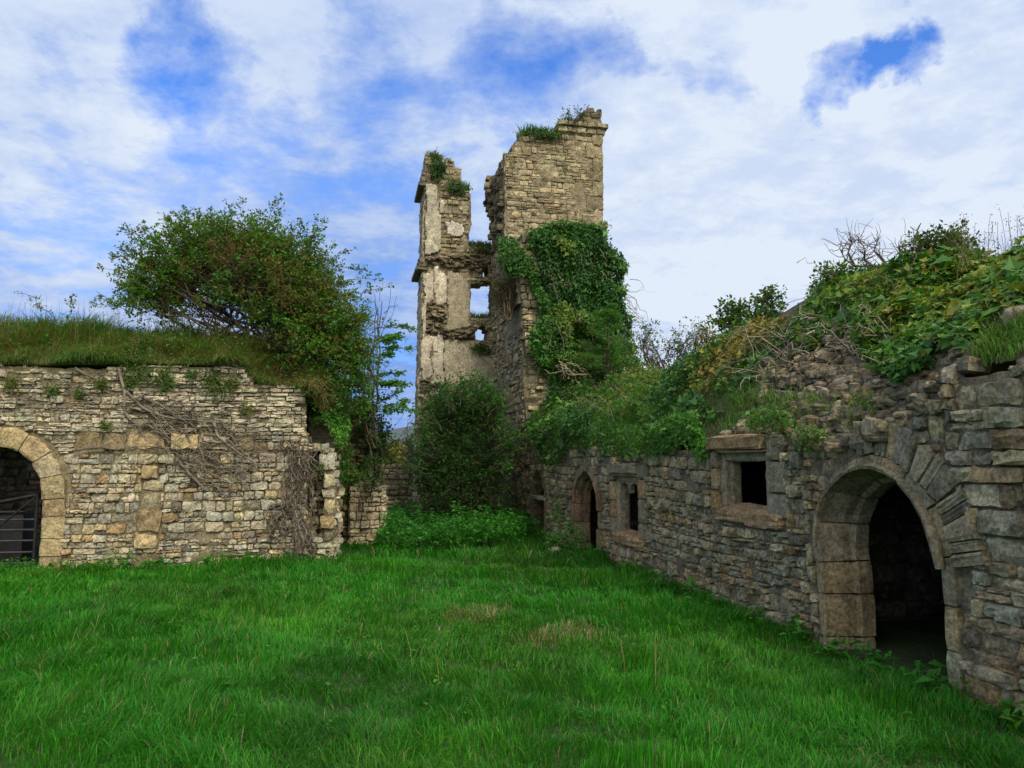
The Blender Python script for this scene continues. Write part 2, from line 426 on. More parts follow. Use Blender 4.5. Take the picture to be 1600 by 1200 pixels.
# ------------------------------------------------------------------ plants
def norm(v): return v / np.maximum(np.linalg.norm(v, axis=-1, keepdims=True), 1e-9)
def put_leaves(mb, P, N, size, C, ax=None, wid=.62, fold=.25):
    """one folded leaf blade per point"""
    n = len(P); N = norm(N)
    if ax is None: ax = rng.normal(size=(n, 3))
    ax = norm(ax - (ax * N).sum(-1, keepdims=True) * N); bx = np.cross(N, ax)
    L = (np.broadcast_to(size, n) * rng.uniform(.6, 1.25, n))[:, None]; W = L * wid * .5
    f = L * fold * .5
    V = np.stack([P, P + ax * L * .38 + bx * W + N * f, P + ax * L, P + ax * L * .38 - bx * W + N * f], 1)
    F = np.arange(n * 4).reshape(n, 4); F2 = np.concatenate([F[:, [0, 1, 2]], F[:, [0, 2, 3]]])
    mb.add(V, F2, np.repeat(C, 4, 0))
def put_lobed(mb, P, N, size, C, ax=None, wid=.9, fold=.2):
    """three lobed ivy leaf"""
    n = len(P); N = norm(N)
    if ax is None: ax = rng.normal(size=(n, 3))
    ax = norm(ax - (ax * N).sum(-1, keepdims=True) * N); bx = np.cross(N, ax)
    L = (np.broadcast_to(size, n) * rng.uniform(.6, 1.25, n))[:, None]; W = L * wid * .5; f = L * fold * .5
    V = np.stack([P, P + ax * L * .25 + bx * W + N * f, P + ax * L * .48 + bx * W * .42 + N * f * .4, P + ax * L - N * f * .3, P + ax * L * .48 - bx * W * .42 + N * f * .4, P + ax * L * .25 - bx * W + N * f], 1)
    F = np.arange(n * 6).reshape(n, 6); mb.add(V, np.concatenate([F[:, [0, 1, 2]], F[:, [0, 2, 3]], F[:, [0, 3, 4]], F[:, [0, 4, 5]]]), np.repeat(C, 6, 0))
def tubes(mb, P, R, C, sides=5):
    """P (n,k,3), R (n,k)"""
    P = np.asarray(P, float); n, k, _ = P.shape; R = np.broadcast_to(R, (n, k))
    T = norm(np.gradient(P, axis=1)); ref = np.where(np.abs(T[..., 2:3]) > .9, [1., 0, 0], [0, 0, 1.])
    X = norm(np.cross(T, ref)); Y = np.cross(T, X)
    th = np.linspace(0, 2 * math.pi, sides, endpoint=False)
    V = P[:, :, None] + R[..., None, None] * (np.cos(th)[:, None] * X[:, :, None] + np.sin(th)[:, None] * Y[:, :, None])
    i, j = np.meshgrid(np.arange(k - 1), np.arange(sides), indexing='ij'); j2 = (j + 1) % sides
    f = np.stack([i * sides + j, i * sides + j2, (i + 1) * sides + j2, (i + 1) * sides + j], -1).reshape(-1, 4)
    F = (f[None] + (np.arange(n) * k * sides)[:, None, None]).reshape(-1, 4)
    C = np.asarray(C, float)
    C = np.tile(C, (n * k * sides, 1)) if C.ndim == 1 else np.repeat(C, k * sides, 0)
    mb.add(V, F, C)
def curve(a, b, k=7, sag=.12, wob=.08):
    """batch of wobbly curves a->b"""
    a, b = np.broadcast_arrays(np.asarray(a, float).reshape(-1, 3), np.asarray(b, float).reshape(-1, 3)); n = len(a)
    t = np.linspace(0, 1, k)[None, :, None]; L = np.linalg.norm(b - a, axis=1)[:, None, None]
    P = a[:, None] * (1 - t) + b[:, None] * t
    P = P + L * sag * np.sin(t * math.pi) * rng.normal(size=(n, 1, 3))
    P = P + L * wob * (t * (1 - t) * 4) * rng.normal(size=(n, k, 3)) * .5
    return P
def ell(n, c, r, pw=2.0):
    v = norm(rng.normal(size=(n, 3))); return np.asarray(c) + v * (rng.random((n, 1)) ** (1 / pw)) * np.asarray(r)
def shoots(lmb, tmb, tips, dirs, length, nl, size, pal, twig=(.08, .06, .04), spread=.5, tr=.004, up=.5, wid=.62):
    """leafy shoots starting at tips and growing along dirs"""
    n = len(tips); dirs = norm(dirs); length = np.broadcast_to(length, n)[:, None]
    mid = tips + dirs * length * .5 + rng.normal(0, .08, (n, 3)) * length; end = tips + dirs * length + rng.normal(0, .12, (n, 3)) * length
    if tmb is not None:
        tubes(tmb, np.stack([tips, mid, end], 1), np.array([tr, tr * .8, tr * .4])[None], np.asarray(twig), 3)
    t = rng.random((n, nl, 1)); P = (1 - t) ** 2 * tips[:, None] + 2 * t * (1 - t) * mid[:, None] + t * t * end[:, None]
    P = P.reshape(-1, 3); D = np.repeat(dirs, nl, 0)
    ax = norm(D * .5 + rng.normal(0, spread + .3, P.shape))
    N = rng.normal(0, .6, P.shape) + np.array([0, 0, up])
    P = P + rng.normal(0, .12, P.shape) * np.repeat(length, nl, 0)
    bc = pick(pal, n, .14); C = np.repeat(bc, nl, 0) * rng.normal(1, .12, (n * nl, 1))
    put_leaves(lmb, P, N, size, np.clip(C, .004, .9), ax, wid)
def bush(lmb, tmb, base, blobs, pal, leaf=.06, nl=10, slen=.3, bark=(.07, .055, .04), stems=6, up=.5, pw=2.0, wid=.62, rad=.03):
    base = np.asarray(base, float).reshape(-1, 3)
    for (c, r, n) in blobs:
        c = np.asarray(c, float); r = np.asarray(r, float)
        tips = ell(n, c, r, pw); dirs = (tips - c) / r + rng.normal(0, .5, (n, 3)) + np.array([0, 0, .25])
        shoots(lmb, tmb, tips, dirs, slen, nl, leaf, pal, bark, up=up, wid=wid)
        if tmb is not None and stems:
            k = max(1, stems); b0 = base[rng.integers(0, len(base), k)]
            e = ell(k, c, r * .8); P = curve(b0 + rng.normal(0, .05, (k, 3)) * [1, 1, 0], e, 8, .08, .06)
            tubes(tmb, P, (rad * rng.uniform(.5, 1.1, (k, 1)) * np.linspace(1, .25, 8)[None]), np.asarray(bark), 5)
            src = P[rng.integers(0, k, n), rng.integers(4, 8, n)]
            tubes(tmb, curve(src, tips, 5, .1, .1), np.linspace(.008, .003, 5)[None], np.asarray(bark), 3)
def blades(mb, P, h, lean, w, C, curl=.5):
    """grass blades: P base points, lean (n,3) horizontal bend vectors (in units of h)"""
    n = len(P); h = np.broadcast_to(h, n)[:, None]; w = np.broadcast_to(w, n)[:, None]
    side = norm(np.cross(lean + rng.normal(0, .4, (n, 3)) * [1, 1, 0], [0, 0, 1.])); z = np.array([0, 0, 1.])
    p1 = P + z * h * .5 + lean * h * .22; p2 = P + z * h * .86 + lean * h * .62
    p3 = P + z * h * (1.0 - curl * np.minimum(np.linalg.norm(lean, axis=1, keepdims=True), 1.2) * .3) + lean * h * 1.1
    V = np.stack([P - side * w * .5, P + side * w * .5, p1 - side * w * .5, p1 + side * w * .5, p2 - side * w * .33, p2 + side * w * .33, p3], 1)
    o = (np.arange(n) * 7)[:, None]
    mb.add(V, np.concatenate([o + [0, 1, 3, 2], o + [2, 3, 5, 4]]), np.repeat(C, 7, 0))
    mb.F.append((o + [4, 5, 6]) + (mb.n - n * 7))
def walk_vine(start, direc, n, step, fr_mask=None, wig=.5, keep=.8):
    p = np.array(start, float); d = np.array(direc, float); out = [p.copy()]; d0 = d / np.linalg.norm(d); a = math.atan2(d0[1], d0[0]); a0 = a
    for _ in range(n):
        a += rng.normal(0, wig); a = a0 + (a - a0) * keep
        p = p + step * np.array([math.cos(a), math.sin(a)]); out.append(p.copy())
    return np.array(out)

# ------------------------------------------------------------------ frames of the place
UR, NR = (-.2045, .9789), (-.9789, -.2045)     # right range: receding direction, outward normal
UL, NL = (.9789, .2045), (.2045, -.9789)       # cross walls: to the right, towards the camera
FR = Frame(gp(1590, 1130), UR, NR)
FL = Frame(gp(260, 885), UL, NL)
def on_R(Y):                                    # point of the right wall line at depth Y
    k = (Y - FR.O[1]) / UR[1]; return FR.O + np.array([UR[0], UR[1], 0]) * k
FA = Frame(on_R(24.6), UL, NL)                  # tower, upper front
FA2 = Frame(on_R(21.7), UL, NL)                 # tower, lower front
FB = Frame(on_R(27.3), UL, NL)                  # tower, back part
FS = Frame(gp(565, 850), UL, NL)                # stub wall

# ground -------------------------------------------------------------------
def ground_z(x, y):
    r = np.hypot(x, y)
    return .035 * wn(np.stack([x, y], -1), .55) * np.clip(r / 6, .3, 1) + np.where(r > 60, -(r - 60) * .012, 0)
def polar_sheet(rad, na):
    th = np.linspace(0, 2 * math.pi, na, endpoint=False); R, T = np.meshgrid(rad, th, indexing='ij')
    x, y = R * np.cos(T), R * np.sin(T) + 8
    V = np.stack([x, y, ground_z(x, y)], -1).reshape(-1, 3); nr = len(rad)
    i, j = np.meshgrid(np.arange(nr - 1), np.arange(na), indexing='ij'); j2 = (j + 1) % na
    F = np.stack([i * na + j, (i + 1) * na + j, (i + 1) * na + j2, i * na + j2], -1).reshape(-1, 4)
    return V, F
mb = MB(); V, F = polar_sheet(np.r_[np.linspace(.01, 30, 60), np.geomspace(31, 1500, 30)], 120)
mb.add(V, F, (.035, .06, .018))
g = mb.build('ground', M_EARTH); g['kind'] = 'structure'
mb = MB()
th = np.linspace(math.radians(40), math.radians(160), 90)
for k, (R, h0) in enumerate(((420, 16), (700, 38))):
    ph = th * 9
    hh_ = h0 + h0 * .35 * wn(np.stack([th * 12, th * 3 + k * 5], -1), 1.0)
    rows = [np.stack([np.cos(th) * (R + d), np.sin(th) * (R + d), np.full_like(th, -8) + (hh_ + 8) * f], -1) for d, f in ((-120, 0), (-70, .45), (-25, .85), (0, 1), (60, .7), (160, 0))]
    V = np.concatenate(rows); n = len(th)
    F = np.array([[i * n + j + 1, i * n + j, (i + 1) * n + j, (i + 1) * n + j + 1] for i in range(5) for j in range(n - 1)])
    mb.add(V, F, [(.06, .085, .05), (.09, .12, .12)][k])
o = mb.build('hills', M_EARTH); o['kind'] = 'structure'

# palettes (linear albedo, weight)
P_LEFT = [(.54, .49, .35, 4), (.48, .45, .35, 4), (.42, .42, .35, 3), (.56, .48, .30, 2), (.42, .31, .18, 1.2), (.27, .25, .19, 1.4)]
P_SLATE = [(.56, .52, .39, 4), (.49, .46, .36, 4), (.38, .36, .28, 2), (.63, .58, .44, 2)]
P_LEFT = [(r * 1.12, g * 1.12, b * 1.15, w) for r, g, b, w in P_LEFT]; P_SLATE = [(r * 1.12, g * 1.12, b * 1.15, w) for r, g, b, w in P_SLATE]
P_BUFF = [(.50, .41, .24, 3), (.48, .43, .29, 2), (.43, .34, .20, 2)]
P_RIGHT = [(.43, .39, .265, 4), (.38, .36, .26, 4), (.33, .34, .265, 2.5), (.45, .38, .235, 3), (.43, .32, .18, .9), (.25, .23, .17, 1.2), (.50, .45, .31, 1.5)]
P_DRESS = [(.40, .33, .20, 3), (.36, .32, .22, 2), (.43, .30, .16, 1.5), (.34, .33, .24, 1.5)]
P_TOW = [(.47, .42, .28, 4), (.41, .37, .25, 4), (.54, .47, .30, 2), (.30, .27, .19, 1.5), (.45, .31, .20, .4)]
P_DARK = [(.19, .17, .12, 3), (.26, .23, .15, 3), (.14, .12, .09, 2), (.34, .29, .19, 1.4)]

# ------------------------------------------------------------------ left range wall
L_OUT = FL.poly([(-420, 575), (-250, 575), (60, 573), (150, 578), (250, 570), (290, 574), (380, 572), (398, 600), (478, 606), (480, 690), (523, 700), (523, 872), (500, 890), (-420, 910)])
L_OUT[-1, 1] = L_OUT[-2, 1] = L_OUT[-3, 1] = -.2
LA = FL.poly([(55, 905), (60, 880), (66, 820), (66, 765), (62, 742), (50, 722), (34, 708), (15, 699), (-8, 696), (-31, 700), (-50, 710), (-66, 726), (-76, 748), (-78, 770), (-78, 905)])
LA[0, 1] = LA[-1, 1] = -.2
LAo = FL.poly([(92, 905), (95, 880), (92, 820), (110, 760), (105, 725), (82, 694), (55, 674), (20, 664), (-8, 661), (-45, 664), (-75, 680), (-98, 705), (-112, 740), (-115, 770), (-115, 905)])
feats = [(119, 672, 160, 704), (162, 676, 197, 704), (199, 671, 259, 702), (266, 677, 312, 703), (314, 680, 358, 703), (360, 683, 396, 704),
         (221, 726, 247, 748), (222, 750, 256, 767), (218, 770, 251, 794), (214, 796, 252, 832), (210, 834, 246, 858), (208, 862, 252, 892)]
quoins = [(498, 707, 524, 736), (505, 740, 524, 762), (503, 765, 525, 778), (506, 780, 524, 804), (500, 806, 524, 826), (506, 828, 522, 845)]
def frects(fr, lst):
    out = []
    for (x0, y0, x1, y1) in lst:
        a, b = fr.W(x0, (y0 + y1) / 2)[0], fr.W(x1, (y0 + y1) / 2)[0]
        c, d = fr.W((x0 + x1) / 2, y1)[1], fr.W((x0 + x1) / 2, y0)[1]
        out.append((min(a, b), max(a, b), c, d))
    return out
FRL, QRL = frects(FL, feats), frects(FL, quoins)
L_REC = FL.poly([(485, 712), (500, 705), (506, 760), (504, 830), (492, 838), (480, 800)])       # robbed-out recess by the corner
def in_rects(lst, s, z, e=.004):
    r = np.zeros(np.shape(s), bool)
    for a, b, c, d in lst: r |= (s > a - e) & (s < b + e) & (z > c - e) & (z < d + e)
    return r
z_sl = FL.W(300, 705)[1]
def mL(s, z): return pip(L_OUT, s, z + np.where(z > 2.2, .07 * wn(np.stack([s, s * 0], -1), 4.5), 0)) & ~pip(LAo, s, z) & ~in_rects(FRL + QRL, s, z) & ~pip(L_REC, s, z)
wobL = lambda S: .022 * wn(np.stack([S, S * 0], -1), 1.1) + .008 * wn(np.stack([S, S * 0], -1), 4.0)
lw = thing('ruined_wall', 'long buff rubble stone wall with arched gateway and dead creeper stems, grass growing on its top', 'stone wall', FL.P(0, 0, 0))
mb = MB()
smL, sML = L_OUT[:, 0].min(), L_OUT[:, 0].max()
r = lay(lambda s, z: mL(s, z) & (z < z_sl), smL, sML, -.12, z_sl, (.09, .20), (.11, .36), .36)
put_stones(mb, FL, r, P_LEFT, wob=wobL, rnd=.14)
big = lambda s, z: wn(np.stack([s * .8, z * 1.6], -1), 1.6) > .35
r = lay(lambda s, z: mL(s, z) & (z >= z_sl) & ~big(s, z), smL, sML, z_sl, 3.7, (.04, .10), (.12, .44), .12)
put_stones(mb, FL, r, P_SLATE, wob=wobL, prot=.03, gap=.004, rnd=.06, tilt=.12)
r = lay(lambda s, z: mL(s, z) & (z >= z_sl) & big(s, z), smL, sML, z_sl, 3.7, (.09, .17), (.13, .36), .45)
put_stones(mb, FL, r, P_LEFT, wob=wobL)
put_stones(mb, FL, FRL, P_BUFF, prot=.03, gap=.007, rnd=.05, tilt=.02)
put_stones(mb, FL, QRL, P_LEFT, prot=.03, gap=.007, rnd=.05, tilt=.03, back=.25)
mb.build('rubble_facing', M_WARM, lw, False)
mb = MB()
slab(mb, FL, lambda s, z: pip(L_OUT, s, z) & ~pip(LA + np.sign(LA - LA.mean(0)) * .05, s, z) & ~pip(L_REC, s, z), (smL, sML, -.2, 3.8), .075, -.036, .75, .020, (.20, .175, .115))
mb.build('wall_core', M_MORTAR, lw)
mb = MB(); sweep(mb, FL, LA, [(0, .03), (.0, -.62), (.36, -.3), (.36, .02), (.30, .045), (.04, .05)], (.30, .46), P_BUFF, .012)
mb.build('arch_surround', M_DRESS, lw, False)
# deep robbed recess: rough stones behind the face
mb = MB(); r = lay(lambda s, z: pip(L_REC, s, z), L_REC[:, 0].min(), L_REC[:, 0].max(), -.1, 2.2, (.10, .2), (.12, .3), .2)
put_stones(mb, FL, r, P_DARK, d0=-.28, prot=.06, rnd=.2, tilt=.15)
# return of the wall end
FLe = Frame(FL.P(sML - .02, 0, 0), UR, (.9789, .2045))
r = lay(lambda s, z: (s > .02) & (s < .75) & (z < np.where(s > .1, 2.05, 2.0)), 0, .75, -.1, 2.1, (.09, .2), (.12, .34), .3)
put_stones(mb, FLe, r, P_LEFT, prot=.05, rnd=.18)
mb.build('broken_end', M_WARM, lw, False)

# passage behind the gateway
pas = thing('vaulted_passage', 'dim stone walls of the passage seen through the left archway', 'passage', FL.P(-4.5, 0, -1))
sA0, sA1 = LA[:, 0].min(), LA[:, 0].max()
mb = MB()
for s_, n_ in ((sA0 - .25, (UL[0], UL[1])), (sA1 + .25, (-UL[0], -UL[1]))):
    fs = Frame(FL.P(s_, 0, -.7), UR, n_)
    put_stones(mb, fs, lay(lambda s, z: (s > 0) & (s < 3.2) & (z < 2.45), 0, 3.2, -.1, 2.5, (.1, .2), (.2, .45), .2), P_LEFT)
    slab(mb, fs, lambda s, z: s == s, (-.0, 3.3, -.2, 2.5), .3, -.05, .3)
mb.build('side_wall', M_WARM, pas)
mb = MB(); fc = Frame(FL.P(0, 0, 0), UL, NL)
V = np.array([FL.P(s, z, d) for s in (sA0 - .5, sA1 + .5) for z in (2.35, 2.6) for d in (-.7, -4.0)])
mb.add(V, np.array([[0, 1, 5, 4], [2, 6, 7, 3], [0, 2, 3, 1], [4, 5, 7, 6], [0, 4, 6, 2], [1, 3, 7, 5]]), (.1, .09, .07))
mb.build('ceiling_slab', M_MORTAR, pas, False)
# wall that closes the view through the archway
bw = thing('yard_wall', 'pinkish stone wall with dressed corner seen through the left archway', 'stone wall', FL.P(-4, 0, -6))
FY = Frame(FL.P(0, 0, -6.0), UL, NL); mb = MB()
YP = FY.poly([(-140, 690), (70, 690), (70, 845), (-140, 845)]); YP[2:, 1] = -.1; YP[:2, 1] = 2.5
r = lay(lambda s, z: pip(YP, s, z), YP[:, 0].min(), YP[:, 0].max(), -.1, 2.5, (.12, .22), (.2, .5), .15)
put_stones(mb, FY, r, [(.38, .28, .22, 2), (.34, .27, .2, 1), (.3, .27, .21, 1)])
slab(mb, FY, lambda s, z: pip(YP, s, z), (YP[:, 0].min(), YP[:, 0].max(), -.1, 2.5), .15, -.04, .4)
mb.build('rubble_facing', M_WARM, bw)
mb = MB(); s_ = FY.W(18, 760)[0]
for k in range(6): blocky(mb, FY, s_ - .17, s_ + .17 + .08 * (k % 2), k * .4 - .05, k * .4 + .34, -.1, .1, pick(P_BUFF, 1)[0])
mb.build('corner_stone', M_DRESS, bw, False)

# iron field gate in the archway
gt = thing('field_gate', 'black metal barred gate closing the left archway', 'gate', FL.P(-4.4, 0, -.35))
FG = Frame(FL.P(0, 0, -.35), UL, NL)
def bar(mb, fr, a, b, rad, col, sides=8):
    A, B = fr.P(*a), fr.P(*b); k = np.linspace(0, 1, 3)[:, None]
    tubes(mb, (A * (1 - k) + B * k)[None], rad, col, sides)
g0, g1 = sA0 - .02, FG.W(57, 800)[0]
blk = (.02, .02, .022)
for y in (812, 828, 845, 863, 880):
    zz = FG.W(25, y)[1]; mb = MB(); bar(mb, FG, (g0, zz, 0), (g1, zz, 0), .02, (.045, .05, .055)); mb.build('bar', M_METAL, gt)
mb = MB(); bar(mb, FG, (g1, .0, 0), (g1, FG.W(57, 772)[1], 0), .03, blk); bar(mb, FG, (g0, 0, 0), (g0, 1.0, 0), .03, blk)
bar(mb, FG, (g0, FG.W(-60, 797)[1], 0), (g1, FG.W(57, 773)[1], 0), .035, blk); mb.build('gate_frame', M_METAL, gt)
mb = MB(); bar(mb, FG, (g0, .12, .02), (g1, FG.W(57, 775)[1], .02), .02, blk); mb.build('brace', M_METAL, gt)
# dark water trough behind the gate
tr = thing('water_trough', 'long black trough standing behind the bars of the gate', 'trough', FL.P(-4.6, 0, -1.2))
mb = MB(); FT = Frame(FL.P(0, 0, -1.3), UL, NL); t0, t1 = sA0 + .0, FT.W(48, 840)[0]; zt = FT.W(20, 800)[1]
for b_ in ((t0, t1, 0, zt, .35, .40), (t0, t1, 0, zt, -.25, -.2), (t0, t0 + .05, 0, zt, -.2, .35), (t1 - .05, t1, 0, zt, -.2, .35), (t0, t1, .02, .08, -.2, .35)):
    blocky(mb, FT, *b_, (.025, .025, .027), .006)
mb.build('basin', M_METAL, tr)
mb = MB(); blocky(mb, FT, t0 - .03, t1 + .03, zt - .0, zt + .05, .33, .45, (.03, .03, .03), .006); mb.build('rim', M_METAL, tr)

# earth bank behind a wall: height field in frame coordinates
def bank(mb, fr, S, E, zf, col, rough=.05):
    s, e = np.meshgrid(S, E, indexing='ij'); z = zf(s, e)
    z = z + rough * wn(np.stack([s, e], -1), 2.2) * np.clip(e * 3, 0, 1) + rough * .5 * wn(np.stack([s, e], -1), 6)
    V = fr.P(s, z, -e).reshape(-1, 3); w = len(E)
    i, j = np.meshgrid(np.arange(len(S) - 1), np.arange(w - 1), indexing='ij')
    F = np.stack([i * w + j, (i + 1) * w + j, (i + 1) * w + j + 1, i * w + j + 1], -1).reshape(-1, 4)
    if np.cross(fr.u, -fr.n)[2] < 0: F = F[:, ::-1]
    c = np.asarray(col) * (1 + .3 * wn(V, 1.5)[:, None]); mb.add(V, F, np.clip(c, .01, .9))
Lt = FL.poly([(-420, 570), (60, 572), (250, 570), (380, 574), (402, 602), (480, 612), (500, 640), (524, 700)])
Lr = FL.poly([(-420, 528), (60, 528), (180, 530), (300, 540), (400, 548), (480, 560), (530, 610), (575, 650), (600, 770), (620, 840)], -2.6)
LE = 2.6
def zL(s, e):
    zw = np.interp(s, Lt[:, 0], Lt[:, 1]); zr = np.interp(s, Lr[:, 0], Lr[:, 1])
    t = np.clip(e / LE, 0, 1); z = zw + (zr - zw) * (1 - (1 - t) ** 2)
    return np.where(e > LE, z - (e - LE) * .45, z)
mb = MB(); S_ = np.linspace(L_OUT[:, 0].min(), sML + .1, 150); E_ = np.r_[np.linspace(.12, 2.6, 26), np.linspace(2.9, 6.5, 9)]
bank(mb, FL, S_, E_, lambda s, e: np.maximum(zL(s, e), np.where(e < .8, -9, -.2)), (.09, .08, .045))
o = mb.build('earth_bank', M_EARTH); o['kind'] = 'structure'

mb = MB(); mE = lambda s, z: (s > .7) & (s < 3.6) & (z < zL(sML - .05, s) - .06)
r = lay(mE, .7, 3.6, -.1, 3.6, (.09, .2), (.12, .36), .3); put_stones(mb, FLe, r, P_LEFT, prot=.06, rnd=.2, tilt=.14)
slab(mb, FLe, mE, (.7, 3.6, -.1, 3.6), .1, -.06, .5, .03); mb.build('end_rubble', M_WARM, lw, False)
# stub wall beyond the corner
st = thing('broken_wall_stub', 'short broken wall stub of pale stone beyond the corner of the creeper wall', 'stone wall', FS.P(0, 0, 0))
SP1 = FS.poly([(546, 762), (560, 752), (585, 752), (604, 764), (605, 860), (546, 860)]); SP1[-2:, 1] = -.15
SP2 = FS.poly([(500, 700), (522, 640), (548, 622), (572, 634), (578, 690), (576, 745), (592, 760), (560, 850), (500, 850)], -.45); SP2[-2:, 1] = -.1
mb = MB()
r = lay(lambda s, z: pip(SP1, s, z), SP1[:, 0].min(), SP1[:, 0].max(), -.12, 1.7, (.10, .22), (.12, .34), .3)
put_stones(mb, FS, r, [(.66, .58, .42, 3), (.60, .51, .34, 2), (.54, .48, .36, 1)], rnd=.16, prot=.03)
FSe = Frame(FS.P(SP1[:, 0].max() - .06, 0, -.02), UR, (.9789, .2045))
zt_ = SP1[:, 1].max() - .05
r = lay(lambda s, z: (s > 0) & (s < .8) & (z < zt_ - s * .2), 0, .8, -.1, 1.7, (.1, .2), (.14, .35), .2); put_stones(mb, FSe, r, P_LEFT)
slab(mb, FS, lambda s, z: pip(SP1, s, z) & (s < SP1[:, 0].max() - .05), (SP1[:, 0].min(), SP1[:, 0].max(), -.1, 1.7), .08, -.045, .7, .02)
mb.build('pale_facing', M_WARM, st, False)
mb = MB(); r = lay(lambda s, z: pip(SP2, s, z), SP2[:, 0].min(), SP2[:, 0].max(), -.1, 4, (.09, .2), (.12, .36), .3)
put_stones(mb, FS, r, [(.42, .35, .22, 2), (.36, .3, .19, 2), (.46, .37, .22, 1)], d0=-.45, prot=.07, rnd=.2, tilt=.14)
slab(mb, FS, lambda s, z: pip(SP2, s, z), (SP2[:, 0].min(), SP2[:, 0].max(), -.1, 4), .09, -.53, 2.4, .04)
mb.build('rubble_core', M_TOWER, st)

# ------------------------------------------------------------------ right range
Rt = FR.poly([(1596, 560), (1540, 575), (1466, 588), (1440, 612), (1425, 640), (1345, 690), (1210, 692), (1160, 690), (1100, 694), (1010, 706), (960, 700), (905, 690), (860, 690), (835, 690), (800, 700)])
Rt = np.concatenate([[[-6, Rt[0, 1] + .3]], Rt])
sR_end = FR.W(770, 700)[0]
def zRw(s): return np.interp(s, Rt[:, 0], Rt[:, 1])
RE = 2.6
Rr = FR.poly([(1596, 418), (1500, 410), (1400, 420), (1300, 452), (1230, 497), (1150, 545), (1100, 570), (1050, 587), (1000, 598), (940, 592), (880, 607), (830, 640)], -RE)
Rr = np.concatenate([[[-6, Rr[0, 1] + .4]], Rr])
def zR(s, e):
    zw = zRw(s) - .03; zr = np.maximum(np.interp(s, Rr[:, 0], Rr[:, 1]), zw + .1)
    t = np.clip(e / RE, 0, 1); z = zw + (zr - zw) * (1 - (1 - t) ** 1.5)
    return np.where(e > RE, z - (e - RE) * .4, z)
mb = MB(); S_ = np.linspace(-6, sR_end + 1, 200); E_ = np.r_[np.linspace(.1, RE, 28), np.linspace(2.9, 7, 10)]
bank(mb, FR, S_, E_, zR, (.10, .08, .05), .06)
o = mb.build('earth_mound', M_EARTH); o['kind'] = 'structure'

BD = FR.poly([(1290, 1030), (1290, 903), (1283, 850), (1287, 800), (1300, 770), (1322, 746), (1345, 735), (1366, 731), (1392, 741), (1420, 762), (1445, 795), (1463, 840), (1473, 890), (1480, 1000), (1485, 1110)])
BD[0, 1] = BD[-1, 1] = -.2; BD[0, 0] = BD[1, 0]; BD[-2, 0] = BD[-1, 0] = BD[-3, 0]
MD = FR.poly([(898, 880), (898, 790), (899, 765), (904, 748), (912, 739), (917, 737), (924, 745), (931, 762), (935, 785), (936, 880)])
MD[0, 1] = MD[-1, 1] = -.2; MD[0, 0] = MD[1, 0]; MD[-1, 0] = MD[-2, 0]
ND = FR.poly([(830, 840), (830, 770), (834, 748), (841, 731), (847, 748), (852, 770), (853, 840)])
ND[0, 1] = ND[-1, 1] = -.2
ND[0, 0] = ND[1, 0]; ND[-1, 0] = ND[-2, 0]
W2 = frects(FR, [(1121, 703, 1198, 800)])[0]
W1 = frects(FR, [(959, 741, 997, 838)])[0]
def grow(p, e):
    c = p.mean(0); q = p - c; L = np.linalg.norm(q, axis=1)[:, None]; return c + q * (1 + e / L)
BDo, MDo, NDo = grow(BD, .13), grow(MD, .22), grow(ND, .14)
for i_ in (0, 1, 2): BDo[i_, 0] = BD[0, 0] + .135
for i_ in (-1, -2, -3): BDo[i_, 0] = BD[-1, 0] - .135
for a, b in ((BDo, BD), (MDo, MD), (NDo, ND)): a[0, 1] = a[-1, 1] = -.25
# surround blocks of the two windows: (s0,s1,z0,z1) in wall coordinates
def rect_grow(w, l, r_, b, t): return (w[0] - l, w[1] + r_, w[2] - b, w[3] + t)
W2o, W1o = rect_grow(W2, .42, .20, .12, .16), rect_grow(W1, .36, .22, .14, .17)
def mR(s, z):
    return (z < zRw(s) + .05 * wn(np.stack([s, s * 0], -1), 3)) & (z > -.15) & (s > -5.5) & (s < sR_end) & \
        ~pip(BDo, s, z) & ~pip(MDo, s, z) & ~pip(NDo, s, z) & ~in_rects([W2o, W1o], s, z)
# relieving stones over the big arch, on its near side
RVc = BD[7:13].mean(0)
RV = grow(BD[6:13], .13); RVo = grow(BD[6:13], .47)
RVP = np.concatenate([RV, RVo[::-1]])
wobR = lambda S: .03 * wn(np.stack([S, S * 0], -1), .9)
rw = thing('ruined_range', 'long grey brown rubble range with three pointed doorways and two windows under a mound', 'ruined building', FR.P(4, 0, 0))
s_b = BD[:, 0].max() + .25; s_a = BD[:, 0].min() - .25      # far and near sides of the big door
mb = MB()
mz = lambda s, z: mR(s, z) & ~pip(RVP, s, z)
r = lay(lambda s, z: mz(s, z) & (s < s_a + .15), -5.5, s_a + .2, -.12, 3.6, (.09, .21), (.20, .54), .22)
put_stones(mb, FR, r, P_RIGHT, wob=wobR, prot=.022, gap=.004, rnd=.10, tilt=.04)
r = lay(lambda s, z: mz(s, z) & (s >= s_a + .15) & (s < s_b + .02), s_a, s_b, -.12, 3.6, (.13, .26), (.18, .42), .3)
put_stones(mb, FR, r, P_RIGHT, wob=wobR, prot=.028, gap=.004, rnd=.16, tilt=.10)
z1_ = W2[2] - .12
r = lay(lambda s, z: mR(s, z) & (s >= s_b) & (z < z1_) , s_b, sR_end, -.12, z1_, (.09, .21), (.13, .36), .32)
put_stones(mb, FR, r, P_RIGHT, wob=wobR, prot=.03, rnd=.15, tilt=.1)
r = lay(lambda s, z: mR(s, z) & (s >= s_b) & (z >= z1_), s_b, sR_end, z1_, 3.6, (.12, .22), (.16, .42), .3)
put_stones(mb, FR, r, P_RIGHT, wob=wobR, prot=.03, rnd=.13, tilt=.07)
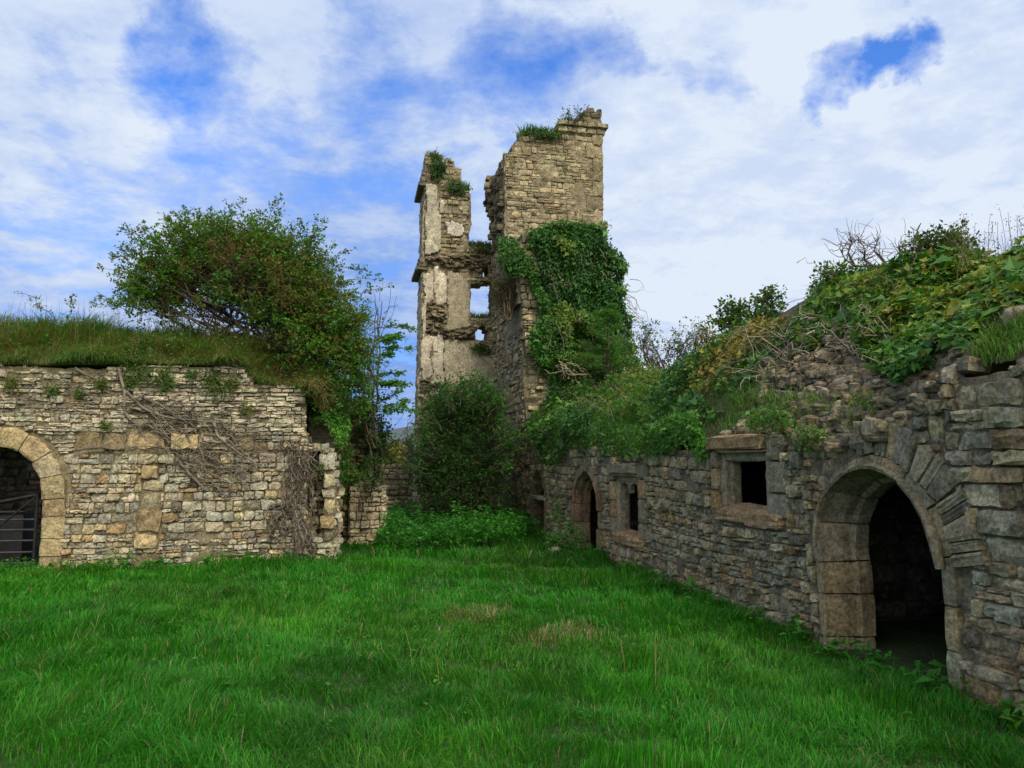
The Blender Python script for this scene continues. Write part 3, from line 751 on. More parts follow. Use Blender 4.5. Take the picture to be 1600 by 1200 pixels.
sweep(mb, FR, BD[6:13], [(.14, .02), (.14, -.15), (.46, -.15), (.46, .02)], (.075, .13), P_RIGHT, .02)
mb.build('rubble_facing', M_GREY, rw, False)
mb = MB()
hole = lambda s, z: pip(grow(BD, .04), s, z) | pip(grow(MD, .04), s, z) | pip(grow(ND, .03), s, z) | in_rects([rect_grow(W2, .03, .03, .0, .03), rect_grow(W1, .03, .03, .0, .03)], s, z)
slab(mb, FR, lambda s, z: (z < zRw(s) - .03) & ~hole(s, z), (-5.6, sR_end, -.2, 3.6), .085, -.036, .25, .022, (.19, .17, .12))
mb.build('wall_core', M_MORTAR, rw)
# big doorway: thin hood ring, face stones, splay and rebate
PJ = [(.0, .02), (-.0, -.02), (-.05, -.2), (-.05, -.3), (-.10, -.33), (-.10, -.48), (.10, -.48), (.13, -.1), (.125, .01), (.02, .025)]
PB = [(.0, .03), (-.0, -.02), (-.05, -.2), (-.05, -.3), (-.10, -.33), (-.10, -.48), (.10, -.48), (.12, -.1), (.115, .015), (.06, .02)]
d1 = MB(); sweep(d1, FR, BD, PJ, (.30, .46), P_DRESS, .006); o_d = d1.build('doorway', M_DRESS, rw, False)
d1 = MB(); sweep(d1, FR, BD[2:13], [(.0, .03), (.0, .085), (.035, .095), (.06, .06), (.06, .03)], (.5, .8), [(.34, .30, .2, 1), (.3, .27, .19, 1)], .006, .003)
d1.build('hood_mould', M_DRESS, o_d, False)
# middle doorway
PM = [(0, .03), (0, -.02), (-.05, -.10), (-.05, -.20), (-.09, -.22), (-.09, -.34), (.18, -.34), (.22, -.1), (.21, .015), (.03, .045)]
d1 = MB(); sweep(d1, FR, MD, PM, (.30, .5), [(.34, .31, .22, 2), (.30, .25, .16, 2), (.32, .22, .15, 1)], .01); d1.build('doorway', M_DRESS, rw, False)
PN = [(0, .03), (0, -.2), (-.03, -.3), (.1, -.3), (.14, -.1), (.14, .01)]
d1 = MB(); sweep(d1, FR, ND, PN, (.25, .4), [(.26, .23, .16, 1), (.2, .18, .13, 1)], .012); o_d = d1.build('doorway', M_DRESS, rw, False)
zl = FR.W(841, 778)[1]; d1 = MB(); blocky(d1, FR, ND[:, 0].min() - .12, ND[:, 0].max() + .12, zl - .05, zl + .05, -.25, .05, (.30, .36, .29)); d1.build('transom', M_DRESS, o_d, False)
d1 = MB(); zb = FR.W(841, 835)[1]
for k in range(5):
    a_ = ND[:, 0].min() + .02; w_ = (ND[:, 0].max() - a_ - .02) / 5
    blocky(d1, FR, a_ + k * w_, a_ + (k + 1) * w_ - .012, zb + .05, zl - .07 - .08 * (k % 2), -.34, -.3, (.22, .13, .06), .004)
d1.build('plank_panel', M_WOOD, o_d)
d1 = MB(); blocky(d1, FR, ND[:, 0].min() - .1, ND[:, 0].max() + .1, -.1, max(zb, .06) + .03, -.3, .12, (.3, .27, .2)); d1.build('threshold', M_DRESS, o_d, False)

def window(w, wo, name_col, tracery=False):
    """square headed window: head, jamb stones, moulded inner frame, dark splay and a worn sloping sill"""
    mb = MB(); c = lambda k=None: pick(P_DRESS, 1, .08)[0]
    t = .11
    for q in ((w[1] - t, w[1] + .01, w[2] - .02, w[3] + .0), (w[0] - .01, w[0] + t, w[2] - .02, w[3] + .0), (w[0] + t - .01, w[1] - t + .01, w[3] - .14, w[3] + .01)):
        blocky(mb, FR, *q, -.17, -.05, (.33, .30, .22), .006)
    for q in ((w[1] - t - .08, w[1] - t + .03, w[2] - .02, w[3] - .12), (w[0] + t - .03, w[0] + t + .06, w[2] - .02, w[3] - .12)):
        blocky(mb, FR, *q, -.26, -.12, (.27, .25, .18), .006)
    wd = mb.build('window', M_DRESS, rw, False)
    for (a, b) in ((wo[0], w[0]), (w[1], wo[1])):                       # jamb stones
        mb = MB(); z = w[2] - .02; zt_ = wo[3] if a == wo[0] else w[3]
        while z < zt_ - .02:
            h = min(rng.uniform(.26, .42), zt_ - z); h = zt_ - z if zt_ - z - h < .12 else h
            e = rng.uniform(-.05, .04)
            x0, x1 = (a + (e if a == wo[0] else 0), b + (e if b == wo[1] else 0))
            blocky(mb, FR, x0, x1 - .0, z + .004, z + h - .004, -.24, .02, c()); z += h
        mb.build('jamb', M_DRESS, wd, False)
    mb = MB(); blocky(mb, FR, w[0] + .004, w[1] + .16, w[3], wo[3] + .03, -.27, .09, c(), .01, 5); blocky(mb, FR, w[0] + .01, w[1] + .05, w[3] - .035, w[3] + .005, -.2, .05, c()); mb.build('lintel', M_DRESS, wd, False)
    if tracery:
        mb = MB(); m_ = (w[0] + w[1]) / 2; hw = (w[1] - w[0]) / 2 - t
        for sg in (-1, 1):
            cc = m_ + sg * hw * .5
            q = np.linspace(0, math.pi, 13)
            p = np.c_[cc + hw * .48 * np.cos(q), w[3] - .34 + .19 * np.sin(q) ** .8]
            sweep(mb, FR, p, [(0, -.08), (0, -.16), (.09, -.16), (.09, -.08)], (.6, .9), [(.34, .32, .24, 1)], .003, .0)
        mid = np.array([[m_ - .05, w[3] - .46], [m_ - .03, w[3] - .14]])
        blocky(mb, FR, m_ - .055, m_ + .055, w[3] - .31, w[3] - .13, -.17, -.07, (.34, .32, .24), .008)
        mb.build('tracery', M_DRESS, wd, False)
    mb = MB(); blocky(mb, FR, wo[0] + .1, w[1] + .05, wo[2] - .02, w[2] + .10, -.27, .05, (.38, .27, .15), .02, 6, .28)
    if not tracery: blocky(mb, FR, w[0] - .28, w[0] + .4, wo[2] - .04, w[2] + .035, -.4, .075, (.36, .25, .17), .025, 5, .25)
    mb.build('sill', M_DRESS, wd, False)
window(W2, W2o, None); window(W1, W1o, None, True)

# rooms behind the right wall (dark, closed)
mb = MB(); FI = Frame(FR.P(0, 0, -3.0), UR, NR)
r = lay(lambda s, z: (s > -3) & (s < 14), -3, 14, -.1, 2.1, (.14, .26), (.2, .5), .25)
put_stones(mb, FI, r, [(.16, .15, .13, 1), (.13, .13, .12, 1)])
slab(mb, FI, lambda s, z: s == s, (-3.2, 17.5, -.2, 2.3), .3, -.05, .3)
for s_ in (-1.6, BD[:, 0].max() + 1.1, 7.6, 12.2, 17.0):
    fs = Frame(FR.P(s_, 0, -.4), (.9789, .2045), UR)
    for sg in (-1, 1):
        f2 = Frame(fs.O, (.9789, .2045), (UR[0] * sg, UR[1] * sg)); 
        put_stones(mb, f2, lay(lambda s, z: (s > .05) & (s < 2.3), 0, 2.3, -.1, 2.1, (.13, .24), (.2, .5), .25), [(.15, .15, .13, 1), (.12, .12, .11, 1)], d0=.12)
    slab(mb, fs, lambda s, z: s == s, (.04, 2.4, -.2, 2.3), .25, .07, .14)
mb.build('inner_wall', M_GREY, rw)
mb = MB()
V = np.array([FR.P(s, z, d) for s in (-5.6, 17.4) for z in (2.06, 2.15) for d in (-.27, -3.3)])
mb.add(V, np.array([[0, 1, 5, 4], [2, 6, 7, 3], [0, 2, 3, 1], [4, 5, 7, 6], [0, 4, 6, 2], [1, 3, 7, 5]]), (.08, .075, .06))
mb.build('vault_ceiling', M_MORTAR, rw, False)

# rubble where the facing has fallen, on the front of the mound
RBP = [(1462, 590), (1530, 575), (1545, 540), (1490, 520), (1440, 520), (1380, 500), (1300, 500), (1230, 540), (1185, 580), (1160, 640), (1130, 685), (1210, 700), (1300, 705), (1380, 680), (1450, 640)]
mb = MB(); pts = []; sz = []
n_ = 0
while n_ < 900:
    s, e = rng.uniform(FR.W(1600, 600)[0], FR.W(1110, 600)[0]), rng.uniform(.0, 1.5) ** 1.0
    z = float(zR(s, e)); P = FR.P(s, z, -e)
    d = P - [0, 0, H]; q = d[1] * CP + d[2] * SP; px = CX + FPX * d[0] / q; py = CY - FPX * (d[2] * CP - d[1] * SP) / q
    if pip(RBP, np.array(px), np.array(py)):
        pts.append(P + [0, 0, -.045]); sz.append(min(abs(rng.normal(.0, .045)) + .035, .10)); n_ += 1
boulders(mb, pts, np.array(sz), [(.26, .23, .16, 3), (.33, .29, .2, 2), (.2, .18, .14, 2), (.34, .26, .16, 1)], flat=(1.35, .9, .5), sq=.4)
mb.build('fallen_rubble_core', M_GREY, rw, False)
# topmost loose block at the right edge
mb = MB(); p = at(1592, 500, FR.P(.2, 0, -.9)[1])
boulders(mb, [p], .16, [(.33, .29, .24, 1)], flat=(1.3, .9, .55), nlat=12, nlon=18)
mono(mb, 'boulder', M_GREY, 'big pale grey boulder lying in the greenery on top of the right wall', 'boulder')
mb = MB(); boulders(mb, [gp(866, 862)], .10, [(.55, .53, .44, 1)]); mono(mb, 'loose_stone', M_WARM, 'pale loose stone in grass by the middle doorway, larger of two', 'stone', 'loose stones by the doorway')
mb = MB(); boulders(mb, [gp(884, 864)], .065, [(.5, .48, .4, 1)]); mono(mb, 'loose_stone', M_WARM, 'small pale loose stone in grass by the middle doorway, smaller of two', 'stone', 'loose stones by the doorway')
mb = MB(); boulders(mb, [FR.P(BD[:, 0].mean() + .1, .02, -1.3)], .13, [(.2, .18, .15, 1)], flat=(1.3, .9, .6)); mono(mb, 'floor_stone', M_GREY, 'dull stone lying on the dark floor inside the big doorway', 'stone')

# ------------------------------------------------------------------ tower
tw = thing('ruined_tower', 'tall broken stone tower with gaping windows and ivy on its lower right side', 'tower', FA2.P(0, 0, 0))
def masonry(fr, poly, hr, lr, pal, d0, thick, holes=(), core=True, mat=M_TOWER, name='masonry', parent=tw, prot=.03, rnd=.12, split=.25, cell=.12, plaster=(), tilt=.06, cored=.045, corec=(.2, .18, .12)):
    mb = MB(); b = (poly[:, 0].min(), poly[:, 0].max(), poly[:, 1].min(), poly[:, 1].max())
    mk = lambda s, z: pip(poly, s, z) & ~np.any([pip(h, s, z) for h in holes], axis=0) if len(holes) else pip(poly, s, z)
    mf = lambda s, z: mk(s, z) & ~np.any([pip(h, s, z) for h in plaster], axis=0) if len(plaster) else mk(s, z)
    r = lay(mf, b[0], b[1], b[2], b[3], hr, lr, split)
    put_stones(mb, fr, r, pal, d0=d0, prot=prot, rnd=rnd, tilt=tilt, back=.14)
    if core: slab(mb, fr, mk, b, cell, d0 - cored, thick, .022, corec)
    return mb.build(name, mat, parent, False)
# upper front face and the broken end beside it
A_P = FA.poly([(792, 380), (790, 315), (789, 270), (790, 243), (801, 236), (801, 225), (812, 220), (814, 210), (835, 208), (850, 213), (871, 213), (872, 203), (941, 206), (941, 362), (941, 380)])
masonry(FA, A_P, (.10, .24), (.16, .55), P_TOW, 0, 2.3, name='upper_face', prot=.014, cored=.024, corec=(.25, .22, .15), split=.4, rnd=.16)
QA = []
z = A_P[:, 1].min() + .8; k = 0
while z < A_P[:, 1].max() - .4:
    h = rng.uniform(.36, .55); QA.append((A_P[:, 0].max() - (.62 if k % 2 else .38), A_P[:, 0].max() + .01, z, z + h)); z += h; k += 1
mb = MB(); put_stones(mb, FA, QA, [(.34, .29, .19, 3), (.30, .26, .18, 2), (.36, .23, .15, 1)], d0=.03, prot=.008, gap=.008, rnd=.03, tilt=.01, back=.3)
FAe = Frame(FA.P(A_P[:, 0].max(), 0, 0), UR, (.9789, .2045))
put_stones(mb, FAe, lay(lambda s, z: (z > 5) & (z < A_P[:, 1].max()) & (s > 0) & (s < 2.3), 0, 2.3, 5, 13, (.3, .5), (.4, .7), .1), P_TOW, back=.1)
mb.build('corner_stone', M_TOWER, tw, False)
# cornice and the parapet block above it
mb = MB(); C0 = FA.W(871, 200)[0]; C1 = FA.W(945, 200)[0]; cz0, cz1, cz2 = FA.W(905, 209)[1], FA.W(905, 200)[1], FA.W(905, 193)[1]
for i, (a, b) in enumerate(zip(np.linspace(C0, C1, 6)[:-1], np.linspace(C0, C1, 6)[1:])):
    blocky(mb, FA, a, b - .008, cz0, cz1, -.6, .10, pick(P_TOW, 1)[0], .02); blocky(mb, FA, a, b - .008, cz1, cz2, -.6, .19, pick(P_TOW, 1)[0], .02)
blocky(mb, FAe, 0, 2.0, cz0, cz1, -.1, .08, (.24, .21, .15), .02); blocky(mb, FAe, -.18, 2.0, cz1, cz2, -.1, .17, (.22, .2, .14), .02)
mb.build('cornice', M_TOWER, tw, False)
PP = FA.poly([(874, 196), (874, 186), (886, 184), (900, 190), (912, 190), (912, 176), (922, 168), (930, 172), (940, 169), (941, 196)])
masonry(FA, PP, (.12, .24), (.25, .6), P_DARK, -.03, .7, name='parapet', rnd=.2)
# broken west end of the upper storey
E_P = FR.poly([(787, 240), (779, 262), (776, 275), (760, 277), (760, 330), (767, 345), (770, 385), (770, 420), (787, 420)], .0)
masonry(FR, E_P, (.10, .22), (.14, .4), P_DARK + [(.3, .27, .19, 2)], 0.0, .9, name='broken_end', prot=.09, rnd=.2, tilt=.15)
# lower west side, flush with the range
W_P = FR.poly([(770, 400), (795, 390), (806, 430), (808, 480), (815, 520), (819, 570), (820, 700), (820, 850), (772, 850)]); W_P[-2:, 1] = -.1
masonry(FR, W_P, (.12, .24), (.2, .6), P_RIGHT + [(.4, .34, .22, 3)], .03, .8, name='west_side', tilt=.1, prot=.03, cored=.03, corec=(.2, .18, .12), split=.35)
# lower front behind the ivy and its offset course
D_P = FA2.poly([(824, 850), (824, 560), (814, 480), (810, 430), (812, 380), (818, 366), (880, 356), (946, 352), (950, 420), (955, 850)]); D_P[0, 1] = D_P[-1, 1] = -.1
masonry(FA2, D_P, (.14, .26), (.2, .55), P_TOW, 0, 2.2, name='lower_face', prot=.04)
mb = MB(); a, b = FA2.W(880, 356), FA2.W(947, 350)
for s0 in np.arange(a[0], b[0], .45): blocky(mb, FA2, s0, s0 + .44, b[1] - .16, b[1] + .0, -.5, .16, pick(P_TOW, 1)[0], .025)
mb.build('offset_course', M_TOWER, tw, False)
# back part of the tower with the windows
B_P = FB.poly([(650, 850), (652, 700), (656, 560), (660, 420), (663, 300), (664, 243), (668, 236), (674, 243), (676, 252), (690, 256), (694, 249), (700, 244), (708, 250), (709, 262), (719, 264), (720, 290), (734, 297), (735, 330), (733, 383), (740, 386), (772, 388), (790, 388), (790, 850)])
B_P[0, 1] = B_P[-1, 1] = -.1
h1 = FB.poly([(735, 443), (752, 441), (770, 436), (772, 470), (771, 495), (734, 494)])
h2 = FB.poly([(753, 418), (762, 418), (762, 431), (754, 431)])
h3 = FB.poly([(743, 520), (749, 510), (752, 504), (757, 508), (764, 521), (762, 533), (745, 533)])
pl = [FB.poly(q) for q in ([(679, 414), (688, 420), (698, 432), (698, 474), (680, 474), (676, 445)], [(699, 426), (718, 430), (733, 440), (735, 494), (736, 512), (700, 518)],
      [(674, 526), (694, 522), (694, 612), (690, 622), (673, 618)], [(695, 532), (725, 532), (746, 536), (752, 556), (771, 560), (771, 604), (748, 608), (728, 596), (712, 602), (708, 630), (696, 620)],
      [(696, 348), (706, 346), (722, 352), (725, 362), (722, 368), (700, 367)], [(684, 314), (693, 314), (694, 334), (685, 336)], [(665, 292), (683, 290), (682, 330), (689, 345), (688, 392), (664, 396)], [(661, 432), (677, 426), (674, 470), (666, 475), (664, 524), (674, 528), (671, 590), (657, 596)])]
masonry(FB, B_P, (.11, .22), (.16, .46), P_TOW + [(.28, .24, .17, 2)], 0, .9, holes=[h1, h2, h3], plaster=pl[:4], name='window_wall', prot=.03, rnd=.14, tilt=.06, cell=.09, cored=.03, corec=(.3, .27, .19))
mb = MB()
for i, q in enumerate(pl):
    jag = lambda s, z, q=q: pip(q, s + .05 * wn(np.stack([s, z], -1), 4), z + .05 * wn(np.stack([z, s], -1), 5))
    slab(mb, FB, jag, (q[:, 0].min() - .1, q[:, 0].max() + .1, q[:, 1].min() - .1, q[:, 1].max() + .1), .05, .035 + .01 * i, .12, .012, [(.55, .51, .41), (.40, .36, .26), (.53, .50, .41), (.45, .41, .31), (.52, .50, .44), (.5, .48, .4), (.42, .40, .32), (.50, .46, .37)][i])
mb.build('plaster_patch', M_PLASTER, tw)
# robbed niches: dark rubble ledges on the back part
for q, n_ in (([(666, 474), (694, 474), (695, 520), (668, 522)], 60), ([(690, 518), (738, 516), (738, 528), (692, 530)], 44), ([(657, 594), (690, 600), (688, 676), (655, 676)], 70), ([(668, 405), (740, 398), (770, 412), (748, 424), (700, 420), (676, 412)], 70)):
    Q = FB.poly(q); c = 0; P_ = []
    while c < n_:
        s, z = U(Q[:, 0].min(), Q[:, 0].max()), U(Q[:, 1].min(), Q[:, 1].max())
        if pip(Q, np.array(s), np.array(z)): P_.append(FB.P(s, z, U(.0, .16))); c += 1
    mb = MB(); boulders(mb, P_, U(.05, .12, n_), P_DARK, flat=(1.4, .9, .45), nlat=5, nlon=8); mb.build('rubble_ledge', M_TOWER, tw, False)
# west corner: smooth ashlar strip, going back
FBw = Frame(FB.P(B_P[B_P[:, 1] < 3][:, 0].min() + .02, 0, -.0), UR, NR)
Zt = FB.W(664, 240)[1]; Wp = np.array([[.0, -.1], [1.9, -.1], [1.9, Zt - .5], [1.2, Zt - .2], [.5, Zt], [0, Zt]])
sh = FB.W(663, 300)[0] - FB.W(651, 750)[0]
class Batter(Frame):
    def P(self, s, z, d=0.0): return super().P(s, z, np.asarray(d, float) - sh * np.clip(np.asarray(z, float) / Zt, 0, 1.1))
FBw.__class__ = Batter
masonry(FBw, Wp, (.28, .42), (.4, .8), [(.52, .48, .39, 3), (.46, .43, .35, 2)], .0, .55, name='west_corner', prot=.008, rnd=.03, tilt=.01, mat=M_PLASTER, cell=.2)
mb = MB()
r = [( -.02, .36 + .2 * (k % 2), z, z + .42) for k, z in enumerate(np.arange(0, FB.W(662, 425)[1] - .2, .43))]
q0 = FB.W(652, 700)[0]
q1 = FB.W(661, 430)[0]
r = [(np.interp(z, [0, FB.W(661, 430)[1]], [q0, q1]) + .02, np.interp(z, [0, FB.W(661, 430)[1]], [q0, q1]) + .30 + .16 * (k % 2), z, z + .42) for k, z in enumerate(np.arange(0, FB.W(662, 425)[1] - .2, .43))]
put_stones(mb, FB, r, [(.34, .30, .22, 3), (.3, .26, .18, 2)], d0=.05, prot=.008, gap=.006, rnd=.03, tilt=.01, back=.3)
mb.build('corner_stone', M_TOWER, tw, False)
for y, pr in ((418, .26), (286, .22)):
    mb = MB(); zc_ = FB.W(660, y)[1]
    for s0 in np.arange(-.1, 1.7, .5): blocky(mb, FBw, s0, s0 + .49, zc_ - .12, zc_ + .02, -.2, pr, (.17, .15, .11), .02)
    for s0 in np.arange(-.1, 1.7, .5): blocky(mb, FBw, s0, s0 + .49, zc_ + .02, zc_ + .38, -.2, pr * .55, (.2, .18, .13), .03)
    mb.build('string_course', M_TOWER, tw, False)

# low wall closing the yard beside the tower
lo = MB(); FW = Frame(at(620, 760, 31), UL, NL); p_ = FW.poly([(540, 728), (600, 727), (655, 724), (700, 726), (700, 800), (540, 800)]); p_[-2:, 1] = -.3
put_stones(lo, FW, lay(lambda s, z: pip(p_, s, z), p_[:, 0].min(), p_[:, 0].max(), -.2, 3, (.14, .24), (.2, .5), .2), P_DARK)
slab(lo, FW, lambda s, z: pip(p_, s, z), (p_[:, 0].min(), p_[:, 0].max(), -.3, p_[:, 1].max() + .05), .15, -.05, .5)
mono(lo, 'low_wall', M_TOWER, 'low dark stone wall in the gap between wall stub and tower', 'stone wall')

# ------------------------------------------------------------------ vegetation
def proj(P):
    d = np.asarray(P) - [0, 0, H]; q = d[..., 1] * CP + d[..., 2] * SP
    return CX + FPX * d[..., 0] / q, CY - FPX * (d[..., 2] * CP - d[..., 1] * SP) / q
def hue(P, pal, scale=1.5, off=0.0, var=.16):
    """colour patches: neighbouring leaves share a hue"""
    pal = np.asarray(pal, float)[:, :3]; v = wn(P, scale, off) * .5 + .5 + rng.normal(0, .30, len(P))
    k = np.clip((v * len(pal)).astype(int), 0, len(pal) - 1)
    return np.clip(pal[k] * rng.normal(1, var, (len(P), 1)), .004, .9)
G_LAWN = [(.028, .215, .008), (.040, .245, .010), (.022, .175, .008), (.062, .255, .012), (.028, .20, .009)]
G_TOP = [(.065, .18, .022), (.09, .21, .03), (.17, .16, .06), (.06, .19, .025), (.12, .15, .05)]
G_HAW = [(.075, .22, .016), (.10, .26, .02), (.14, .20, .022), (.16, .17, .025), (.085, .24, .018), (.07, .20, .016)]
G_LIGHT = [(.10, .30, .03), (.13, .34, .04), (.085, .25, .03)]
G_DARK = [(.024, .10, .013), (.032, .125, .015), (.045, .15, .018), (.02, .08, .013)]
G_IVY = [(.026, .095, .018), (.042, .135, .02), (.07, .19, .025), (.03, .105, .02), (.10, .20, .025)]
G_YEL = [(.20, .26, .025), (.07, .18, .02), (.10, .22, .025), (.18, .24, .025), (.24, .22, .03), (.08, .20, .025), (.05, .15, .02), (.06, .17, .02)]
G_OCH = [(.24, .20, .035), (.15, .19, .035), (.09, .17, .03), (.28, .21, .04)]
G_NET = [(.04, .21, .018), (.06, .27, .022), (.03, .15, .016), (.045, .19, .02)]
STRAW = [(.38, .30, .14), (.30, .23, .11), (.42, .36, .2)]
TWIG, GREYTW = (.11, .085, .06), (.26, .22, .17)

# lawn ---------------------------------------------------------------------
def lawn_pts(n, x0, x1, y0, y1):
    P = np.stack([U(x0, x1, n), U(y0, y1, n), np.zeros(n)], -1)
    dR = (P - FR.O) @ FR.n; sL = (P - FL.O) @ FL.u; dL = (P - FL.O) @ FL.n; dS = (P - FS.O) @ FS.n; sS = (P - FS.O) @ FS.u
    k = (dR > .03) & ((sL > sML + .02) | (dL > .03)) & ~((sS < SP1[:, 0].max() + .03) & (dS < .03) & (sL > sML))
    P = P[k]; P[:, 2] = ground_z(P[:, 0], P[:, 1]) - .01; return P
mb = MB()
DRY = [(gp(735, 962), .32), (gp(868, 996), .42), (gp(905, 985), .22), (gp(790, 950), .15), (gp(820, 1010), .2), (gp(690, 985), .18)]
for (n, box, w, h) in ((150000, (-5, 5, 2.6, 7), .0042, .15), (45000, (-9, -5, 2.6, 7), .006, .15), (90000, (-8, 5, 7, 10.5), .006, .15), (70000, (-10, 4.5, 10.5, 15), .0085, .15), (30000, (-6, 2.5, 15, 24), .012, .16), (20000, (-14, 6, -3, 2.6), .012, .16), (12000, (-20, -5, 2.6, 14), .012, .16)):
    P = lawn_pts(n, *box); n = len(P)
    q = P[:, :2]
    th = 2.2 * wn(q, .9) + 1.6 * wn(q, 5.0, 7) + rng.normal(0, 1.25, n); st = .35 + .3 * wn(q, 3.2, 3) + .6 * rng.random(n)
    lean = np.stack([np.cos(th), np.sin(th), 0 * th], -1) * np.clip(st, .05, 1.3)[:, None]
    tuft = np.clip(.72 + .22 * wn(q, 2.2, 1) + .28 * wn(q, 8.0, 2), .3, 1.6)
    # a worn, lower strip at the middle; longer growth at the foot of the walls
    dR = (P - FR.O) @ FR.n; dL = (P - FL.O) @ FL.n; foot = (np.exp(-np.maximum(dR, 0) / .25) + np.exp(-np.abs(dL) / .2)) * (.55 + .5 * wn(q, 3.0, 12))
    w = w * rng.uniform(.6, 1.7, n); hh_ = h * tuft * rng.uniform(.45, 1.35, n) * (1 + foot)
    C = hue(P, G_LAWN, .9, 2, .2) * (1 + .22 * wn(q, .7, 4) + .15 * wn(q, 2.5, 8))[:, None] * (1 + np.clip(wn(q, 1.2, 9), 0, 1)[:, None] * np.array([.5, .05, .3]))
    C = np.clip(C, .004, .6)
    pale = rng.random(n) < .03; C[pale] = pick(STRAW, pale.sum()) * .8
    for c, r_ in DRY:
        m = (np.hypot(P[:, 0] - c[0], (P[:, 1] - c[1]) * .8) < r_ * (1 + .4 * wn(q, 4))) & (rng.random(n) < .38); C[m] = pick(STRAW, m.sum())
    blades(mb, P, hh_, lean, w, C)
# a few taller seed stalks
P = lawn_pts(30, -5, 4, 6, 13); n = len(P)
blades(mb, P, U(.25, .5, n), rng.normal(0, .2, (n, 3)) * [1, 1, 0], .005, pick(STRAW, n))
P = gp(1028, 1080) + rng.normal(0, .01, (3, 3)) * [1, 1, 0]; blades(mb, P, U(.4, .5, 3), rng.normal(0, .06, (3, 3)) * [1, 1, 0], .006, pick(STRAW, 3))
o = mb.build('grass', M_GRASS); tag(o, 'long lush green grass covering the courtyard with a few straw patches', 'grass', kind='stuff')

# growth on the left wall top ------------------------------------------------
def top_blades(mb, S, E, surf, n, h, pal, w=.008, lean=.5, out=None):
    s, e = U(*S, n), U(*E, n); P = surf(s, e)
    th = rng.normal(0, 1.2, n); L = np.stack([np.cos(th), np.sin(th), 0 * th], -1) * U(.1, lean * 2, n)[:, None]
    if out is not None: L = L + out * U(0, 1, n)[:, None]
    tu = np.clip(.75 + .5 * wn(P, 1.8, 4) + .45 * wn(P, 5.5, 6), .2, 1.9)
    blades(mb, P, h * tu * U(.5, 1.2, n), L, w, hue(P, pal, 1.1, 5, .2))
surfL = lambda s, e: FL.P(s, zL(s, e), -e)
mb = MB(); s0, s1 = L_OUT[:, 0].min(), FL.W(505, 600)[0]
top_blades(mb, (s0, s1), (.1, 2.4), surfL, 26000, .32, G_TOP, .010, .9)
top_blades(mb, (s0, s1), (.05, 1.2), surfL, 7000, .26, [(.26, .20, .09), (.20, .17, .06), (.16, .16, .05)], .010, 1.1, FL.n * .8)
top_blades(mb, (s0, s1), (.02, .35), lambda s, e: FL.P(s, np.interp(s, Lt[:, 0], Lt[:, 1]) + .02, .05 - e), 15000, .30, G_TOP + STRAW[:2], .010, .6, FL.n * 1.0 - np.array([0, 0, .8]))
top_blades(mb, (FL.W(470, 600)[0], sML + .05), (.8, 2.6), surfL, 3500, .34, [(.06, .17, .02), (.05, .13, .02), (.08, .19, .03)], .012, .5, FL.u)
sg, eg = U(s0, s1, 260), U(.6, 2.5, 260); P = surfL(sg, eg)
blades(mb, P, U(.6, 1.0, 260), rng.normal(0, .12, (260, 3)) * [1, 1, 0], .006, pick([(.25, .22, .12), (.2, .2, .1)], 260))
o = mb.build('wall_top_grass', M_GRASS); tag(o, 'shaggy green and straw grass along the top of the left wall', 'grass', kind='stuff')

def blob(px, py, rx, ry, Y, n, rd=None):
    m = Y / FPX; return (at(px, py, Y), (rx * m, (rd if rd else rx * .8) * m, ry * m), n)
def plant(name, label, cat, base, blobs, pal, leaf, nl=10, slen=.3, stems=5, bark=TWIG, extra=None, mat=M_LEAF, up=.5, pw=2.0, wid=.62, rad=.03, group=None, crown='foliage', stem='stem'):
    base = np.asarray(base, float).reshape(-1, 3); t = thing(name, label, cat, base[0], group)
    lm, tm = MB(), MB(); bush(lm, tm, base, blobs, pal, leaf, nl, slen, bark, stems, up, pw, wid, rad)
    if extra: extra(lm, tm)
    lm.build(crown, mat, t, False)
    if tm.n: tm.build(stem, M_BARK, t)
    return t
